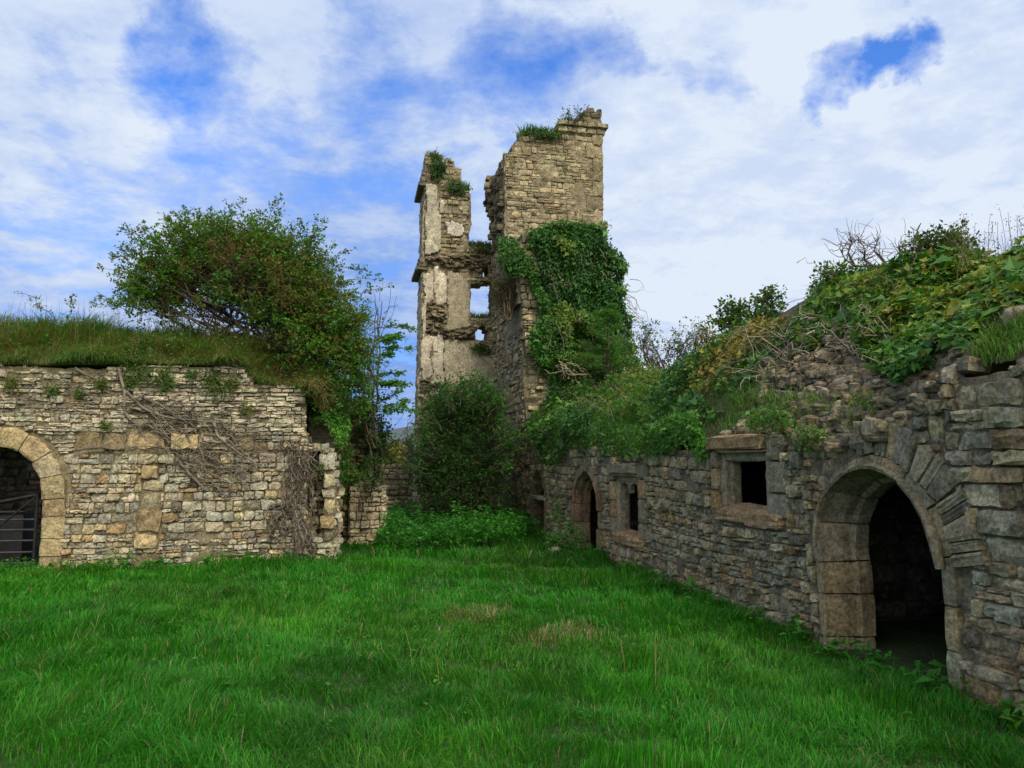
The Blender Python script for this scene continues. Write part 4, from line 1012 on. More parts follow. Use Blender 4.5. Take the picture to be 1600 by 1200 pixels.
# the big hawthorn on the left wall
YH = 15.6
def haw_extra(lm, tm):
    bush(lm, tm, tr_b, [blob(385, 415, 60, 40, YH - .5, 90), blob(455, 450, 50, 42, YH - .6, 90), blob(500, 490, 34, 36, YH - .6, 50)], [(.17, .11, .03), (.13, .12, .028), (.15, .13, .03)], .06, 16, .32, TWIG, 3)
    bush(lm, tm, tr_b, [blob(250, 465, 34, 16, YH, 36), blob(265, 445, 40, 26, YH, 50), blob(350, 480, 90, 24, YH + .3, 60)], G_HAW, .07, 16, .3, TWIG, 2)
    ends = [((345, 400), (362, 318)), ((372, 400), (398, 328)), ((330, 390), (285, 348)), ((300, 385), (268, 345)), ((440, 395), (452, 358)), ((470, 420), (520, 402)), ((480, 430), (518, 425)), ((500, 450), (532, 440)),
            ((230, 405), (182, 386)), ((230, 420), (176, 405)), ((220, 450), (150, 455)), ((230, 470), (140, 470)), ((420, 390), (430, 365)), ((250, 400), (205, 382)), ((330, 380), (330, 352))]
    for a, b in ends:
        A, B = at(*a, YH), at(*b, YH + rng.normal(0, .3)); c = curve(A, B, 9, .12, .12); tubes(tm, c, np.linspace(.014, .004, 9)[None], np.array(TWIG), 4)
        k = 16; t = rng.uniform(.25, 1, k); i = (t * 8).astype(int); tips = c[0][i]
        shoots(lm, tm, tips, norm(B - A) * .6 + rng.normal(0, .6, (k, 3)), .16, 7, .055, G_HAW, TWIG, tr=.003)
    for k in range(60):
        a = rng.uniform(-.2, 3.4); r_ = rng.uniform(.75, 1.0); A = at(375 + 170 * r_ * math.cos(a), 460 - 112 * r_ * math.sin(a), YH + rng.normal(0, .5)); D = np.array([math.cos(a), rng.normal(0, .3), math.sin(a) * .8 + .15])
        c = curve(A, A + D * U(.35, .8), 7, .12, .12); tubes(tm, c, np.linspace(.010, .003, 7)[None], np.array(TWIG), 4)
        shoots(lm, tm, c[0][rng.integers(1, 7, 9)], D + rng.normal(0, .5, (9, 3)), .15, 6, .07, G_HAW, TWIG, tr=.003)
hb = [blob(270, 430, 50, 34, YH, 100), blob(228, 412, 22, 14, YH, 24), blob(300, 395, 58, 38, YH, 220), blob(365, 388, 62, 42, YH, 260), blob(425, 405, 62, 44, YH, 300), blob(468, 440, 52, 48, YH, 300),
      blob(410, 445, 75, 40, YH - .3, 190), blob(330, 440, 60, 34, YH, 90), blob(495, 485, 46, 44, YH - .3, 220), blob(535, 525, 38, 38, YH - .5, 170), blob(480, 530, 46, 38, YH - .6, 140), blob(212, 455, 24, 12, YH, 30),
      blob(550, 560, 30, 30, YH - .6, 110), blob(245, 470, 45, 28, YH, 90), blob(440, 490, 50, 30, YH - .3, 160)]
tr_b = [at(x, 545, YH) for x in (300, 345, 395, 440, 480, 420)]
plant('hawthorn_tree', 'big bushy hawthorn with brownish green leaves growing on top of the left wall', 'tree', tr_b, hb, G_HAW, .074, 19, .42, 5, extra=haw_extra, pw=1.7, crown='crown', stem='trunk', rad=.032)
# light green sapling beside it
YS = 17.2
def sap_extra(lm, tm):
    for k in range(26):
        y0 = rng.uniform(500, 660); A = at(585 + (y0 - 520) * -.06, y0, YS); sd = 1 if rng.random() < .7 else -1
        B = at(585 + sd * rng.uniform(25, 58), y0 - rng.uniform(-6, 20), YS + rng.normal(0, .5)); c = curve(A, B, 7, .06, .08); tubes(tm, c, np.linspace(.012, .004, 7)[None], np.array(TWIG), 4)
        tips = c[0][rng.integers(2, 7, 18)]; shoots(lm, tm, tips, norm(B - A) + rng.normal(0, .45, (18, 3)) * [1, 1, .3], .18, 9, .085, G_LIGHT, TWIG, tr=.003, up=1.2)
    A = np.array([at(582, 690, YS), at(590, 690, YS), at(575, 690, YS)]); B = np.array([at(597, 470, YS), at(590, 480, YS), at(580, 520, YS)])
    tubes(tm, curve(A, B, 10, .03, .03), np.linspace(.035, .008, 10)[None], np.array(TWIG), 6)
    for (a, b) in (((592, 520), (612, 440)), ((590, 520), (598, 436)), ((594, 530), (620, 462)), ((590, 500), (583, 452)), ((600, 490), (622, 476))):
        tubes(tm, curve(at(*a, YS), at(*b, YS), 8, .05, .08), np.linspace(.010, .004, 8)[None], np.array(GREYTW) * .6, 4)
plant('sapling', 'slender light green sapling with flat leaf sprays and bare upper twigs right of the hawthorn', 'tree', [at(582, 700, YS)], [blob(560, 495, 26, 30, YS, 40), blob(590, 585, 34, 45, YS, 40)], G_LIGHT, .06, 8, .22, 2, extra=sap_extra, up=1.2, crown='crown', stem='trunk')
def on_px(px, py, Y, dz=0): return at(px, py, Y) + [0, 0, dz]
plant('bramble_bush', 'bright green leafy growth draped over the broken end of the left wall', 'bush', [at(510, 690, 14.6)], [blob(508, 630, 26, 34, 14.9, 90), blob(545, 600, 28, 28, 15.1, 110), blob(566, 625, 16, 30, 15.2, 60), blob(535, 720, 14, 30, 15.2, 22), blob(500, 608, 26, 18, 14.7, 70)], G_LIGHT + G_TOP, .065, 9, .22, 0)
plant('bush', 'mid green leafy bush at the foot of the sapling beside the wall stub', 'bush', [at(590, 740, 17.4)], [blob(592, 695, 20, 42, 17.4, 170), blob(584, 738, 12, 20, 17, 40), blob(582, 650, 16, 22, 17.2, 50)], [(.03, .11, .016), (.05, .14, .02), (.025, .09, .014)], .065, 10, .22, 3)
plant('wall_plant', 'mossy green plant growing on the wall stub near its foot', 'plant', [at(545, 760, 15.7)], [blob(548, 742, 16, 14, 15.8, 45), blob(560, 748, 12, 9, 15.8, 30), blob(538, 700, 10, 28, 15.6, 50)], G_TOP, .05, 8, .15, 0)
for i, (x, y) in enumerate(((60, 470), (100, 478))):
    def ex(lm, tm, x=x, y=y):
        A, B = at(x + 25 * (1 - i), 515, 15.8), at(x - 25 + 35 * i, y - 12, 15.8); c = curve(A, B, 9, .15, .1); tubes(tm, c, np.linspace(.012, .004, 9)[None], np.array(TWIG), 4)
        shoots(lm, tm, c[0][rng.integers(3, 9, 16)], rng.normal(0, 1, (16, 3)), .16, 6, .055, G_HAW, TWIG, tr=.003)
    plant('sprig', ['leaning leafy sprig above the left wall grass, the farther left of two', 'upright leafy sprig above the left wall grass, between the other sprig and the hawthorn'][i], 'plant', [at(x + 25 * (1 - i), 520, 15.8)], [], G_HAW, .05, extra=ex)
# leafy herbs among the grass of the left wall top
mb = MB()
for (x0, x1, e1, n_) in ((-60, 60, 1.5, 16), (180, 270, .8, 26), (250, 400, 1.2, 34), (400, 500, 1.4, 60)):
    a_, b_ = FL.W(x0, 560)[0], FL.W(x1, 560)[0]; T = surfL(U(a_, b_, n_), U(.05, e1, n_)) + [0, 0, .05]
    shoots(mb, None, T, np.array([0, 0, 1.]) + FL.n * .6 + rng.normal(0, .6, (n_, 3)), .3, 16, .075, G_TOP + G_LIGHT[2:], up=.8)
n_ = 4200; s_c = FL.W(478, 640)[0]; e_ = U(0, 2.2, n_); T = surfL(U(s_c, sML + .12, n_), e_); T = T + (FL.n * .4 + FL.u * .5 + [0, 0, .5]) * (.3 * rng.random(n_) * np.clip(.6 + .5 * wn(T, 2.4), .1, 1))[:, None]
put_leaves(mb, T, FL.n * .6 + FL.u * .4 + [0, 0, .5] + rng.normal(0, .6, (n_, 3)), .07, hue(T, G_TOP[:2] + G_LIGHT, 1.8))
n_ = 1400; T = FLe.P(U(.6, 2.4, n_), U(1.5, 2.9, n_), U(.02, .25, n_)); T = T[T[:, 2] < 2.8]; put_leaves(mb, T, FLe.n + rng.normal(0, .6, T.shape), .07, hue(T, G_TOP[:2] + G_LIGHT, 1.8))
o = mb.build('wall_top_herbs', M_LEAF, None, False); tag(o, 'leafy green herbs among the grass on the left wall top', 'herbs', kind='stuff')
# small plants rooted in the left wall face
mb = MB()
for (x, y, r_, n) in ((330, 595, 14, 60), (365, 600, 10, 40), (85, 610, 9, 30), (205, 598, 12, 40), (160, 600, 9, 30), (20, 600, 12, 40), (125, 615, 7, 20), (165, 665, 7, 24), (345, 610, 16, 40), (385, 640, 9, 26), (260, 600, 12, 30), (210, 575, 22, 130), (255, 590, 16, 90), (500, 730, 9, 20), (300, 585, 10, 30)):
    P = FL.P(*FL.W(x, y), .05) + rng.normal(0, 1, (n * 5, 3)) * [r_ * .007, .03, r_ * .007]
    put_leaves(mb, P, rng.normal(0, .6, P.shape) + FL.n + [0, 0, .5], .05, hue(P, [(.09, .14, .02), (.05, .13, .02), (.13, .15, .03)], 2))
o = mb.build('wall_moss', M_LEAF, None, False); tag(o, 'small yellow green mosses and ferns rooted in the joints of the left wall', 'moss', kind='stuff')

# dead creeper stems on the left wall -----------------------------------------
def z_(i, f=.4, oy=560): return [(x * f, oy + y * f) for x, y in i]
def vine(mb, fr, pts, r0, r1, d=.06, col=GREYTW, wob=.012):
    q = fr.poly(pts); seg = np.r_[0, np.cumsum(np.linalg.norm(np.diff(q, axis=0), axis=1))]; n = max(8, int(seg[-1] / .06)); t = np.linspace(0, seg[-1], n)
    s, z = np.interp(t, seg, q[:, 0]), np.interp(t, seg, q[:, 1]); dd = d + .03 * wn(np.stack([s, z], -1), 5)
    P = fr.P(s, z, dd) + wob * np.stack([wn(np.stack([t, t * 0 + k * 3 + seg[-1]], -1), 6) for k in range(3)], -1)
    tubes(mb, P[None], np.linspace(r0, r1, n)[None], np.array(col) * rng.uniform(.7, 1.2), 6); return np.c_[s, z]
cr = thing('dead_creeper', 'bare grey creeper stems sprawling over the middle of the left wall', 'creeper', FL.P(*FL.W(350, 740), .05)); mb = MB()
main = [z_([(470, 40), (490, 130), (490, 210), (520, 250), (590, 270), (650, 310), (690, 370), (740, 410), (800, 430), (850, 460), (890, 480)]),
        z_([(500, 130), (560, 190), (620, 220), (700, 235), (780, 245), (860, 250), (900, 290), (930, 340), (990, 410)]), z_([(290, 360), (340, 350), (400, 345), (470, 355), (540, 345)]), z_([(300, 40), (350, 70), (400, 90)]),
        z_([(620, 70), (650, 110), (680, 90)]), z_([(560, 150), (620, 175), (680, 215), (760, 215)]), z_([(700, 400), (760, 470), (820, 520)]), z_([(800, 290), (780, 340), (800, 400), (850, 440)]),
        z_([(840, 250), (850, 300), (900, 340), (950, 380), (1000, 410)]), z_([(730, 260), (735, 300), (760, 360)]), z_([(800, 320), (860, 330), (900, 310)])]
trunks = [vine(mb, FL, m_, .030, .010) for m_ in main]
mb.build('main_stem', M_BARK, cr)
mb = MB()
TG = FL.poly(z_([(480, 130), (620, 150), (800, 200), (920, 230), (1010, 400), (960, 470), (860, 520), (700, 420), (560, 300), (480, 240)]))
for k in range(240):
    while True:
        s, z = U(TG[:, 0].min(), TG[:, 0].max()), U(TG[:, 1].min(), TG[:, 1].max())
        if pip(TG, np.array(s), np.array(z)): break
    L = int(rng.integers(6, 20)); w = walk_vine((s, z), (rng.choice([1, 1, 1, -.4]), rng.uniform(-1.0, .35)), L, .045, wig=.42)
    d = .03 + abs(rng.normal(0, .05)) + .02 * np.sin(np.arange(L + 1) * .7)
    tubes(mb, FL.P(w[:, 0], w[:, 1], d)[None], np.linspace(rng.uniform(.005, .013), .003, L + 1)[None], np.array(GREYTW) * rng.uniform(.35, 1.15), 5)
mb.build('twig_tangle', M_BARK, cr)
cr = thing('dead_ivy', 'thick matted dead ivy trunk climbing beside the broken corner of the left wall', 'creeper', FL.P(*FL.W(470, 880), .05)); mb = MB()
for k in range(9):
    x0 = 1190 + rng.normal(0, 22); pts = [(x0, 760), (1165 + rng.normal(0, 14), 670), (1135 + rng.normal(0, 16), 560), (1150 + rng.normal(0, 26), 450), (1165 + rng.normal(0, 22), 330 + rng.uniform(-10, 60))]
    vine(mb, FL, z_(pts), rng.uniform(.02, .05), .010, .05 + rng.random() * .07, np.array(GREYTW) * rng.uniform(.55, 1.1), .03)
for pts in ([(1130, 590), (1080, 620), (1050, 650), (1060, 690)], [(1120, 600), (1060, 600), (1000, 600)], [(1140, 560), (1060, 570), (1030, 630)]): vine(mb, FL, z_(pts), .025, .01, .08)
mb.build('main_stem', M_BARK, cr); mb = MB()
TG = FL.poly(z_([(1110, 320), (1210, 320), (1230, 500), (1200, 640), (1240, 760), (1100, 800), (1150, 660), (1060, 690), (1040, 610), (1100, 560)]))
for k in range(300):
    while True:
        s, z = U(TG[:, 0].min(), TG[:, 0].max()), U(TG[:, 1].min(), TG[:, 1].max())
        if pip(TG, np.array(s), np.array(z)): break
    L = int(rng.integers(5, 14)); w = walk_vine((s, z), (rng.normal(0, .5), rng.choice([-1, 1, -1])), L, .04, wig=.5)
    d = .05 + abs(rng.normal(0, .07)) + .03 * np.sin(np.arange(L + 1) * .9 + k)
    tubes(mb, FL.P(w[:, 0], w[:, 1], d)[None], np.linspace(rng.uniform(.005, .014), .003, L + 1)[None], np.array(GREYTW) * rng.uniform(.3, 1.1), 5)
mb.build('twig_tangle', M_BARK, cr)

# ------------------------------------------------------------------ growth on the right mound
surfR = lambda s, e: FR.P(s, zR(s, e), -e)
NM = norm(np.array([FR.n[0] * .8, FR.n[1] * .8, .8]))
def cover(mb, poly, n, leaf, pal, thick=.25, lob=2.2, smin=None, smax=None, emax=3.2, surf=surfR, wid=.75, up=.3, gap=-.5, hs=1.6, nrm=None, emin=0.0):
    """leaves in a lumpy layer over a surface where its picture falls in a traced outline"""
    q = FR.poly(poly); s0 = q[:, 0].min() - 1.5 if smin is None else smin; s1 = q[:, 0].max() + 3.6 if smax is None else smax
    got = 0; P_, D_ = [], []
    for it in range(60):
        s, e = U(s0, s1, n), U(emin, emax, n); P = surf(s, e); x, y = proj(P)
        lb = wn(np.stack([s, e], -1), lob) * .6 + wn(np.stack([s, e], -1), lob * 2.7, 3) * .4
        k = pip(poly, x, y) & (lb > gap + rng.normal(0, .15, n)); P_.append(P[k]); D_.append(np.clip(.5 + .5 * lb[k], .05, 1.2)); got += k.sum()
        if got >= n: break
    P = np.concatenate(P_)[:n]; D = np.concatenate(D_)[:n]; N0 = NM if nrm is None else nrm
    P = P + N0 * (thick * D * rng.random(len(P)) ** .5)[:, None] + rng.normal(0, .03, P.shape)
    put_lobed(mb, P, N0 + [0, 0, up] + rng.normal(0, .65, P.shape), leaf * rng.lognormal(0, .28, len(P)), hue(P, pal, hs), None, wid + .15); return P
def runners(mb, poly, n, L, rad, surf=surfR, lift=.12, col=GREYTW, emax=3.0, k=9, dirn=None, nrm=None):
    q = FR.poly(poly); a = []
    while len(a) < n:
        s, e = U(q[:, 0].min() - 1.0, q[:, 0].max() + 3.6, 200), U(0, emax, 200); P = surf(s, e); x, y = proj(P); a += list(P[pip(poly, x, y)])
    a = np.array(a[:n]) + NM * U(0, lift, n)[:, None]; d = rng.normal(0, 1, (n, 3)) if dirn is None else np.asarray(dirn) + rng.normal(0, .5, (n, 3))
    b = a + norm(d * [1, 1, .7]) * U(.5, 1, n)[:, None] * L
    c = curve(a, b, k, .2, .16) + NM * (lift * np.sin(np.linspace(0, 3.14, k)))[None, :, None]
    tubes(mb, c, rad * np.linspace(1, .35, k)[None] * U(.5, 1.3, n)[:, None], np.array(col) * U(.5, 1.2, n)[:, None], 5)
def cover_thing(name, label, cat, polys, stems=None, group=None, mat=M_IVY):
    mb = MB(); 
    for kw in polys: P = cover(mb, **kw)
    base = P[np.argmin(P[:, 2])]; t = thing(name, label, cat, base, group); mb.build('foliage', mat, t, False)
    if stems:
        sm = MB()
        for kw in stems: runners(sm, **kw)
        sm.build('stem', M_BARK, t)
    return t
R1 = [(1375, 520), (1400, 470), (1400, 415), (1480, 395), (1600, 385), (1700, 385), (1700, 500), (1600, 490), (1550, 490), (1540, 540), (1470, 560), (1400, 560)]
cover_thing('ivy', 'wide spread of yellow green broad leaved ivy topping the right end of the range', 'ivy', [dict(poly=R1, n=11000, leaf=.085, pal=G_YEL, thick=.34, gap=-.75, up=.6), dict(poly=R1, n=3000, leaf=.08, pal=G_IVY, thick=.12, gap=-1.5)], [dict(poly=R1, n=16, L=.7, rad=.008)])
R2 = [(1345, 545), (1390, 520), (1470, 530), (1466, 575), (1440, 600), (1400, 600), (1375, 575)]
cover_thing('ivy', 'clump of green and yellow ivy hanging over the bare stones above the big doorway', 'ivy', [dict(poly=R2, n=2600, leaf=.08, pal=G_YEL[:2] + G_IVY[1:3], thick=.34, gap=-1.2, up=.1)])
R3 = [(1225, 520), (1260, 480), (1300, 440), (1400, 415), (1400, 480), (1370, 520), (1320, 520), (1260, 560)]
cover_thing('ivy', 'dark and yellow mottled ivy over the crest of the mound below the bare branch', 'ivy', [dict(poly=R3, n=5200, leaf=.08, pal=G_IVY[1:] + G_YEL[1:4], thick=.32, gap=-.8)], [dict(poly=R3, n=14, L=.7, rad=.008)])
R4 = [(1075, 590), (1100, 545), (1150, 530), (1230, 500), (1240, 540), (1200, 570), (1180, 610), (1120, 620), (1080, 620)]
cover_thing('ivy', 'ochre and dark green ivy on the mound slope above the square window', 'ivy', [dict(poly=R4, n=5000, leaf=.085, pal=G_OCH[:3] + G_IVY[:3], thick=.38, gap=-.9)], [dict(poly=[(1170, 600), (1180, 540), (1280, 490), (1300, 520), (1250, 590), (1200, 610)], n=60, L=.7, rad=.010, col=(.30, .26, .19)), dict(poly=[(1280, 540), (1400, 520), (1420, 570), (1330, 580)], n=24, L=.5, rad=.010, col=(.28, .25, .19))])
R5 = [(1000, 640), (1010, 600), (1050, 580), (1100, 560), (1100, 620), (1130, 650), (1050, 690), (1010, 680)]
cover_thing('ivy', 'deep green ivy cushion on the mound above the tracery window', 'ivy', [dict(poly=R5, n=5200, leaf=.085, pal=G_IVY + G_OCH[2:3], thick=.40, gap=-1.0)])
R6 = [(930, 600), (960, 580), (1030, 565), (1045, 600), (1010, 650), (960, 660), (930, 640)]
cover_thing('bramble_bush', 'yellow tipped bramble with pale dry stems beside the ivy covered tower', 'bush', [dict(poly=R6, n=5200, leaf=.08, pal=G_OCH[1:3] + G_YEL[1:] + G_IVY[1:3], thick=.6, gap=-.9)], [dict(poly=[(905, 690), (930, 610), (1000, 590), (1000, 660), (940, 700)], n=45, L=.7, rad=.005, col=(.36, .30, .19), lift=.3)], mat=M_LEAF)
R7 = [(800, 640), (850, 610), (930, 600), (940, 650), (930, 690), (900, 700), (870, 720), (835, 735), (815, 700), (795, 660)]
cover_thing('ivy', 'dark hanging ivy bush over the farthest doorway at the foot of the tower', 'ivy', [dict(poly=R7, n=12000, leaf=.10, pal=G_IVY, thick=.85, gap=-1.4, up=.3), dict(poly=[(830, 600), (900, 585), (930, 610), (920, 650), (850, 640)], n=2600, leaf=.09, pal=G_OCH[1:3] + G_IVY[2:], thick=.95, gap=-.9)], [dict(poly=[(840, 720), (850, 660), (930, 650), (925, 690)], n=14, L=.6, rad=.008, lift=.3)])
mb = MB()
for (x0, x1, ea, eb, n, h) in ((985, 1140, .05, .8, 2800, .25), (1150, 1240, .05, .4, 700, .2), (1225, 1350, .0, .4, 450, .17), (1500, 1620, .05, .5, 700, .16), (1450, 1700, .6, 3, 900, .22), (880, 1000, .05, .6, 2500, .3)):
    a, b = sorted((FR.W(x0, 650)[0], FR.W(x1, 650)[0])); top_blades(mb, (a, b), (ea, eb), surfR, n, h, [(.05, .16, .02), (.08, .24, .025), (.10, .22, .03), (.13, .21, .05)], .009, .6, FR.n * .8 - np.array([0, 0, .3]))
a, b = sorted((FR.W(1180, 650)[0], FR.W(1700, 500)[0])); P = surfR(U(a, b, 130), U(1.6, 2.7, 130)); blades(mb, P, U(.25, .6, 130), rng.normal(0, .18, (130, 3)) * [1, 1, 0], .006, pick(STRAW, 130) * .8)
o = mb.build('mound_grass', M_GRASS); tag(o, 'green grass tufts and dry stalks on the mound over the right range', 'grass', kind='stuff')

def ridge_y(px, py, b=2.5):
    s = FR.W(px, py, -b)[0]; return float(FR.P(s, 0, -b)[1])
def base_on(px, py, Y): return at(px, py, Y)
def sprig_bush(name, label, base, bl, pal, leaf, nl=9, slen=.2, stems=4, **k): return plant(name, label, k.pop('cat', 'shrub'), [base], bl, pal, leaf, nl, slen, stems, **k)
y_ = ridge_y(1180, 490); sprig_bush('shrub', 'dark leaved shrub standing up on the mound skyline above the square window', at(1190, 540, y_), [blob(1145, 487, 17, 13, y_, 34), blob(1203, 468, 18, 14, y_, 40), blob(1195, 495, 28, 22, y_, 70), blob(1155, 515, 30, 25, y_, 70), blob(1120, 500, 14, 10, y_, 14)], G_IVY[1:] + G_OCH[1:3], .085)
y_ = ridge_y(1110, 540); sprig_bush('shrub', 'small ochre leaved shrub left of the dark skyline shrub', at(1120, 570, y_), [blob(1105, 530, 20, 16, y_, 50), blob(1115, 560, 34, 18, y_, 80)], G_OCH, .075)
y_ = ridge_y(1470, 400); sprig_bush('shrub', 'rounded brownish green shrub on the skyline right of the bare branch', at(1470, 440, y_), [blob(1490, 380, 24, 17, y_, 60), blob(1450, 390, 28, 17, y_, 60), blob(1470, 405, 40, 18, y_, 60), blob(1512, 395, 12, 18, y_, 18)], G_OCH[1:3] + [(.07, .09, .02), (.05, .10, .02)], .06)
y_ = ridge_y(1320, 435); sprig_bush('shrub', 'low leafy shrub at the skyline just left of the bare branch', at(1320, 450, y_), [blob(1305, 432, 20, 12, y_, 40), blob(1340, 435, 30, 14, y_, 50)], G_YEL[:3] + G_IVY[2:], .065)
# bare branch on the skyline
t = thing('bare_branch', 'leafless grey branch with fine twigs lying on the skyline of the mound', 'branch', at(1390, 420, ridge_y(1370, 415))); mb = MB(); y_ = ridge_y(1370, 415)
for pts in ([(1425, 415), (1395, 413), (1365, 418), (1335, 415), (1320, 405), (1312, 388)], [(1365, 417), (1350, 405), (1352, 390), (1345, 378)], [(1385, 414), (1375, 400), (1365, 392), (1372, 375)], [(1335, 415), (1325, 395), (1330, 378)], [(1400, 413), (1410, 400), (1405, 385)]):
    P = np.array([at(*p, y_ + rng.normal(0, .1)) for p in pts]); k = np.linspace(0, len(P) - 1, 14); P = np.stack([np.interp(k, np.arange(len(P)), P[:, i]) for i in range(3)], -1)
    tubes(mb, P[None], np.linspace(.022, .006, 14)[None], np.array((.12, .10, .08)), 6)
    src = P[rng.integers(4, 14, 22)]; e = src + (rng.normal(0, 1, (22, 3)) * [.8, .5, .4] + [0, 0, .7]) * U(.12, .3, (22, 1)); tubes(mb, curve(src, e, 6, .12, .12), np.linspace(.006, .002, 6)[None], np.array((.13, .11, .09)), 4)
mb.build('twigs', M_BARK, t)
# tall dry weeds
def weed_extra(lm, tm):
    for k in range(34):
        x = rng.uniform(1500, 1640); A = at(x, 425, ridge_y(1560, 410) + rng.normal(0, .3)); B = A + [rng.normal(0, .06), rng.normal(0, .06), rng.uniform(.35, .78)]; c = curve(A, B, 7, .03, .03)
        tubes(tm, c, np.linspace(.004, .0022, 7)[None], np.array((.2, .17, .1)), 4)
        tip = np.repeat(c[0][4:7], 4, 0) + rng.normal(0, .025, (12, 3)); put_leaves(lm, tip, rng.normal(size=(12, 3)), .022, pick([(.14, .11, .07), (.2, .17, .1)], 12))
plant('dry_weeds', 'tall brown dry weed stalks with seed heads at the top right of the mound', 'weeds', [at(1570, 430, ridge_y(1560, 410))], [], G_OCH, .02, extra=weed_extra, mat=M_DRY)
# feathery tree behind the mound
y_ = 19.5; sprig_bush('young_tree', 'thin pale green young tree showing behind the mound right of the tower', at(1040, 600, y_), [blob(1010, 530, 16, 26, y_, 44), blob(1025, 560, 26, 20, y_, 50), blob(1060, 535, 26, 14, y_, 30), blob(1090, 515, 22, 12, y_, 24), blob(1075, 548, 30, 14, y_, 40)], [(.06, .14, .03), (.08, .16, .04)], .075, 6, .3, 5, cat='tree', crown='crown', stem='trunk')
# feathery yew like sapling against the ivy
def yew(lm, tm):
    A, B = at(948, 600, 20.6), at(948, 478, 20.6); tubes(tm, curve(A, B, 9, .01, .01), np.linspace(.05, .012, 9)[None], np.array(TWIG), 6)
    for k in range(80):
        f = rng.random(); c = A + (B - A) * (.12 + .88 * f); an = rng.uniform(0, 6.28); L = (1.05 - f) * .72 + .1
        e = c + np.array([math.cos(an) * L, math.sin(an) * L, .25 * L - .05]); q = curve(c, e, 6, .05, .05); tubes(tm, q, np.linspace(.012, .004, 6)[None], np.array(TWIG), 4)
        shoots(lm, tm, q[0][rng.integers(1, 6, 14)], (e - c)[None] + rng.normal(0, .3, (14, 3)) * L, .2, 8, .055, [(.07, .24, .02), (.09, .28, .03)], TWIG, tr=.003, up=.8, wid=.4)
plant('sapling', 'feathery bright green conical sapling in front of the tower ivy', 'tree', [at(948, 600, 20.6)], [], G_LIGHT, .05, extra=yew, crown='crown', stem='trunk')

# ------------------------------------------------------------------ growth on the tower
def ivy_on(mb, fr, poly, n, leaf, pal, thick, lob=1.3, gap=-.6, d0=.05, wid=.8, hs=.9, rag=.12):
    q = fr.poly(poly); P_ = []; got = 0
    while got < n:
        s, z = U(q[:, 0].min(), q[:, 0].max(), n), U(q[:, 1].min(), q[:, 1].max(), n)
        lb = .6 * wn(np.stack([s, z], -1), lob) + .4 * wn(np.stack([s, z], -1), lob * 2.6, 2)
        k = pip(q, s + rag * wn(np.stack([s, z], -1), 2.4), z + rag * wn(np.stack([z, s], -1), 2.4)) & (lb > gap + rng.normal(0, .12, n))
        d = d0 + thick * np.clip(.45 + .55 * lb, .03, 1.3) * rng.random(n) ** .4
        P_.append(fr.P(s[k], z[k], d[k])); got += k.sum()
    P = np.concatenate(P_)[:n] + rng.normal(0, .04, (n, 3))
    put_lobed(mb, P, fr.n + [0, 0, .45] + rng.normal(0, .8, P.shape), leaf * rng.lognormal(-.1, .35, len(P)), hue(P, pal, hs, 0, .26), np.array([0, 0, -.7]) + rng.normal(0, .8, P.shape), wid); return P
I1 = [(815, 372), (822, 358), (860, 352), (900, 354), (935, 360), (950, 385), (968, 400), (976, 425), (970, 470), (975, 520), (985, 560), (960, 600), (900, 600), (870, 575), (850, 520), (835, 480), (828, 430)]
t = thing('ivy', 'great dark green ivy mass wrapped round the lower right of the tower', 'ivy', FA2.P(2, 4, .2)); mb = MB()
ivy_on(mb, FA2, I1, 22000, .085, G_DARK + G_IVY[:2], .30, 1.1, -.65, rag=.28); ivy_on(mb, FA2, I1, 12000, .085, G_IVY[:3] + G_DARK, .50, 1.6, -.05, hs=1.6, rag=.24); ivy_on(mb, FA2, I1, 4500, .10, G_IVY[2:] + [(.12, .19, .025)], .75, 2.2, .35, hs=2.0, rag=.2); ivy_on(mb, FA2, [(806, 378), (828, 358), (925, 352), (935, 380), (940, 470), (970, 600), (900, 640), (840, 640), (822, 560)], 4200, .08, G_IVY, .16, 2.6, .42, rag=.3); ivy_on(mb, FA2, [(850, 560), (960, 560), (985, 640), (900, 660), (835, 650)], 4200, .085, G_IVY[:4] + G_DARK[:2], .5, 1.6, -.3, rag=.25)
ivy_on(mb, FA2, [(820, 360), (850, 350), (900, 353), (935, 360), (935, 374), (880, 372), (830, 376)], 1800, .10, [(.05, .15, .02), (.06, .17, .02)], .3, 2, -2, .12)
FAe2 = Frame(FA2.P(FA2.W(946, 400)[0], 0, .3), UR, (.9789, .2045))
q = FAe2; n = 7000; s, z = U(0, 2.4, n), U(2.2, FA2.W(940, 392)[1], n); P = q.P(s, z, .05 + .6 * np.clip(.5 + .5 * wn(np.stack([s, z], -1), 1.4), .05, 1.2) * rng.random(n) ** .4)
put_leaves(mb, P, q.n + rng.normal(0, .5, P.shape), .10, hue(P, G_IVY[:3] + G_DARK, .9)); mb.build('foliage', M_IVY, t, False)
sm = MB(); 
for k in range(60):
    p = FAe2.P(U(-.3, .5), U(3.5, 7.2), U(.3, .7)); e = p + np.array([U(.15, .55), U(-.2, .2), U(-.9, .25)]); tubes(sm, curve(p, e, 7, .25, .15), np.linspace(.009, .004, 7)[None], np.array(GREYTW) * U(.35, .8), 4)
for k in range(40):
    s, z = FA2.W(U(840, 960), U(390, 560)); p = FA2.P(s, z, .8); e = p + np.array([U(-.25, .25), U(-.1, .1), U(-.6, -.1)]); tubes(sm, curve(p, e, 7, .3, .15), np.linspace(.010, .004, 7)[None], np.array(GREYTW) * U(.5, 1), 4)
sm.build('stem', M_BARK, t)
t = thing('ivy', 'lighter green ivy strip climbing the broken left edge of the tower face', 'ivy', FA2.P(.3, 5, .3)); mb = MB()
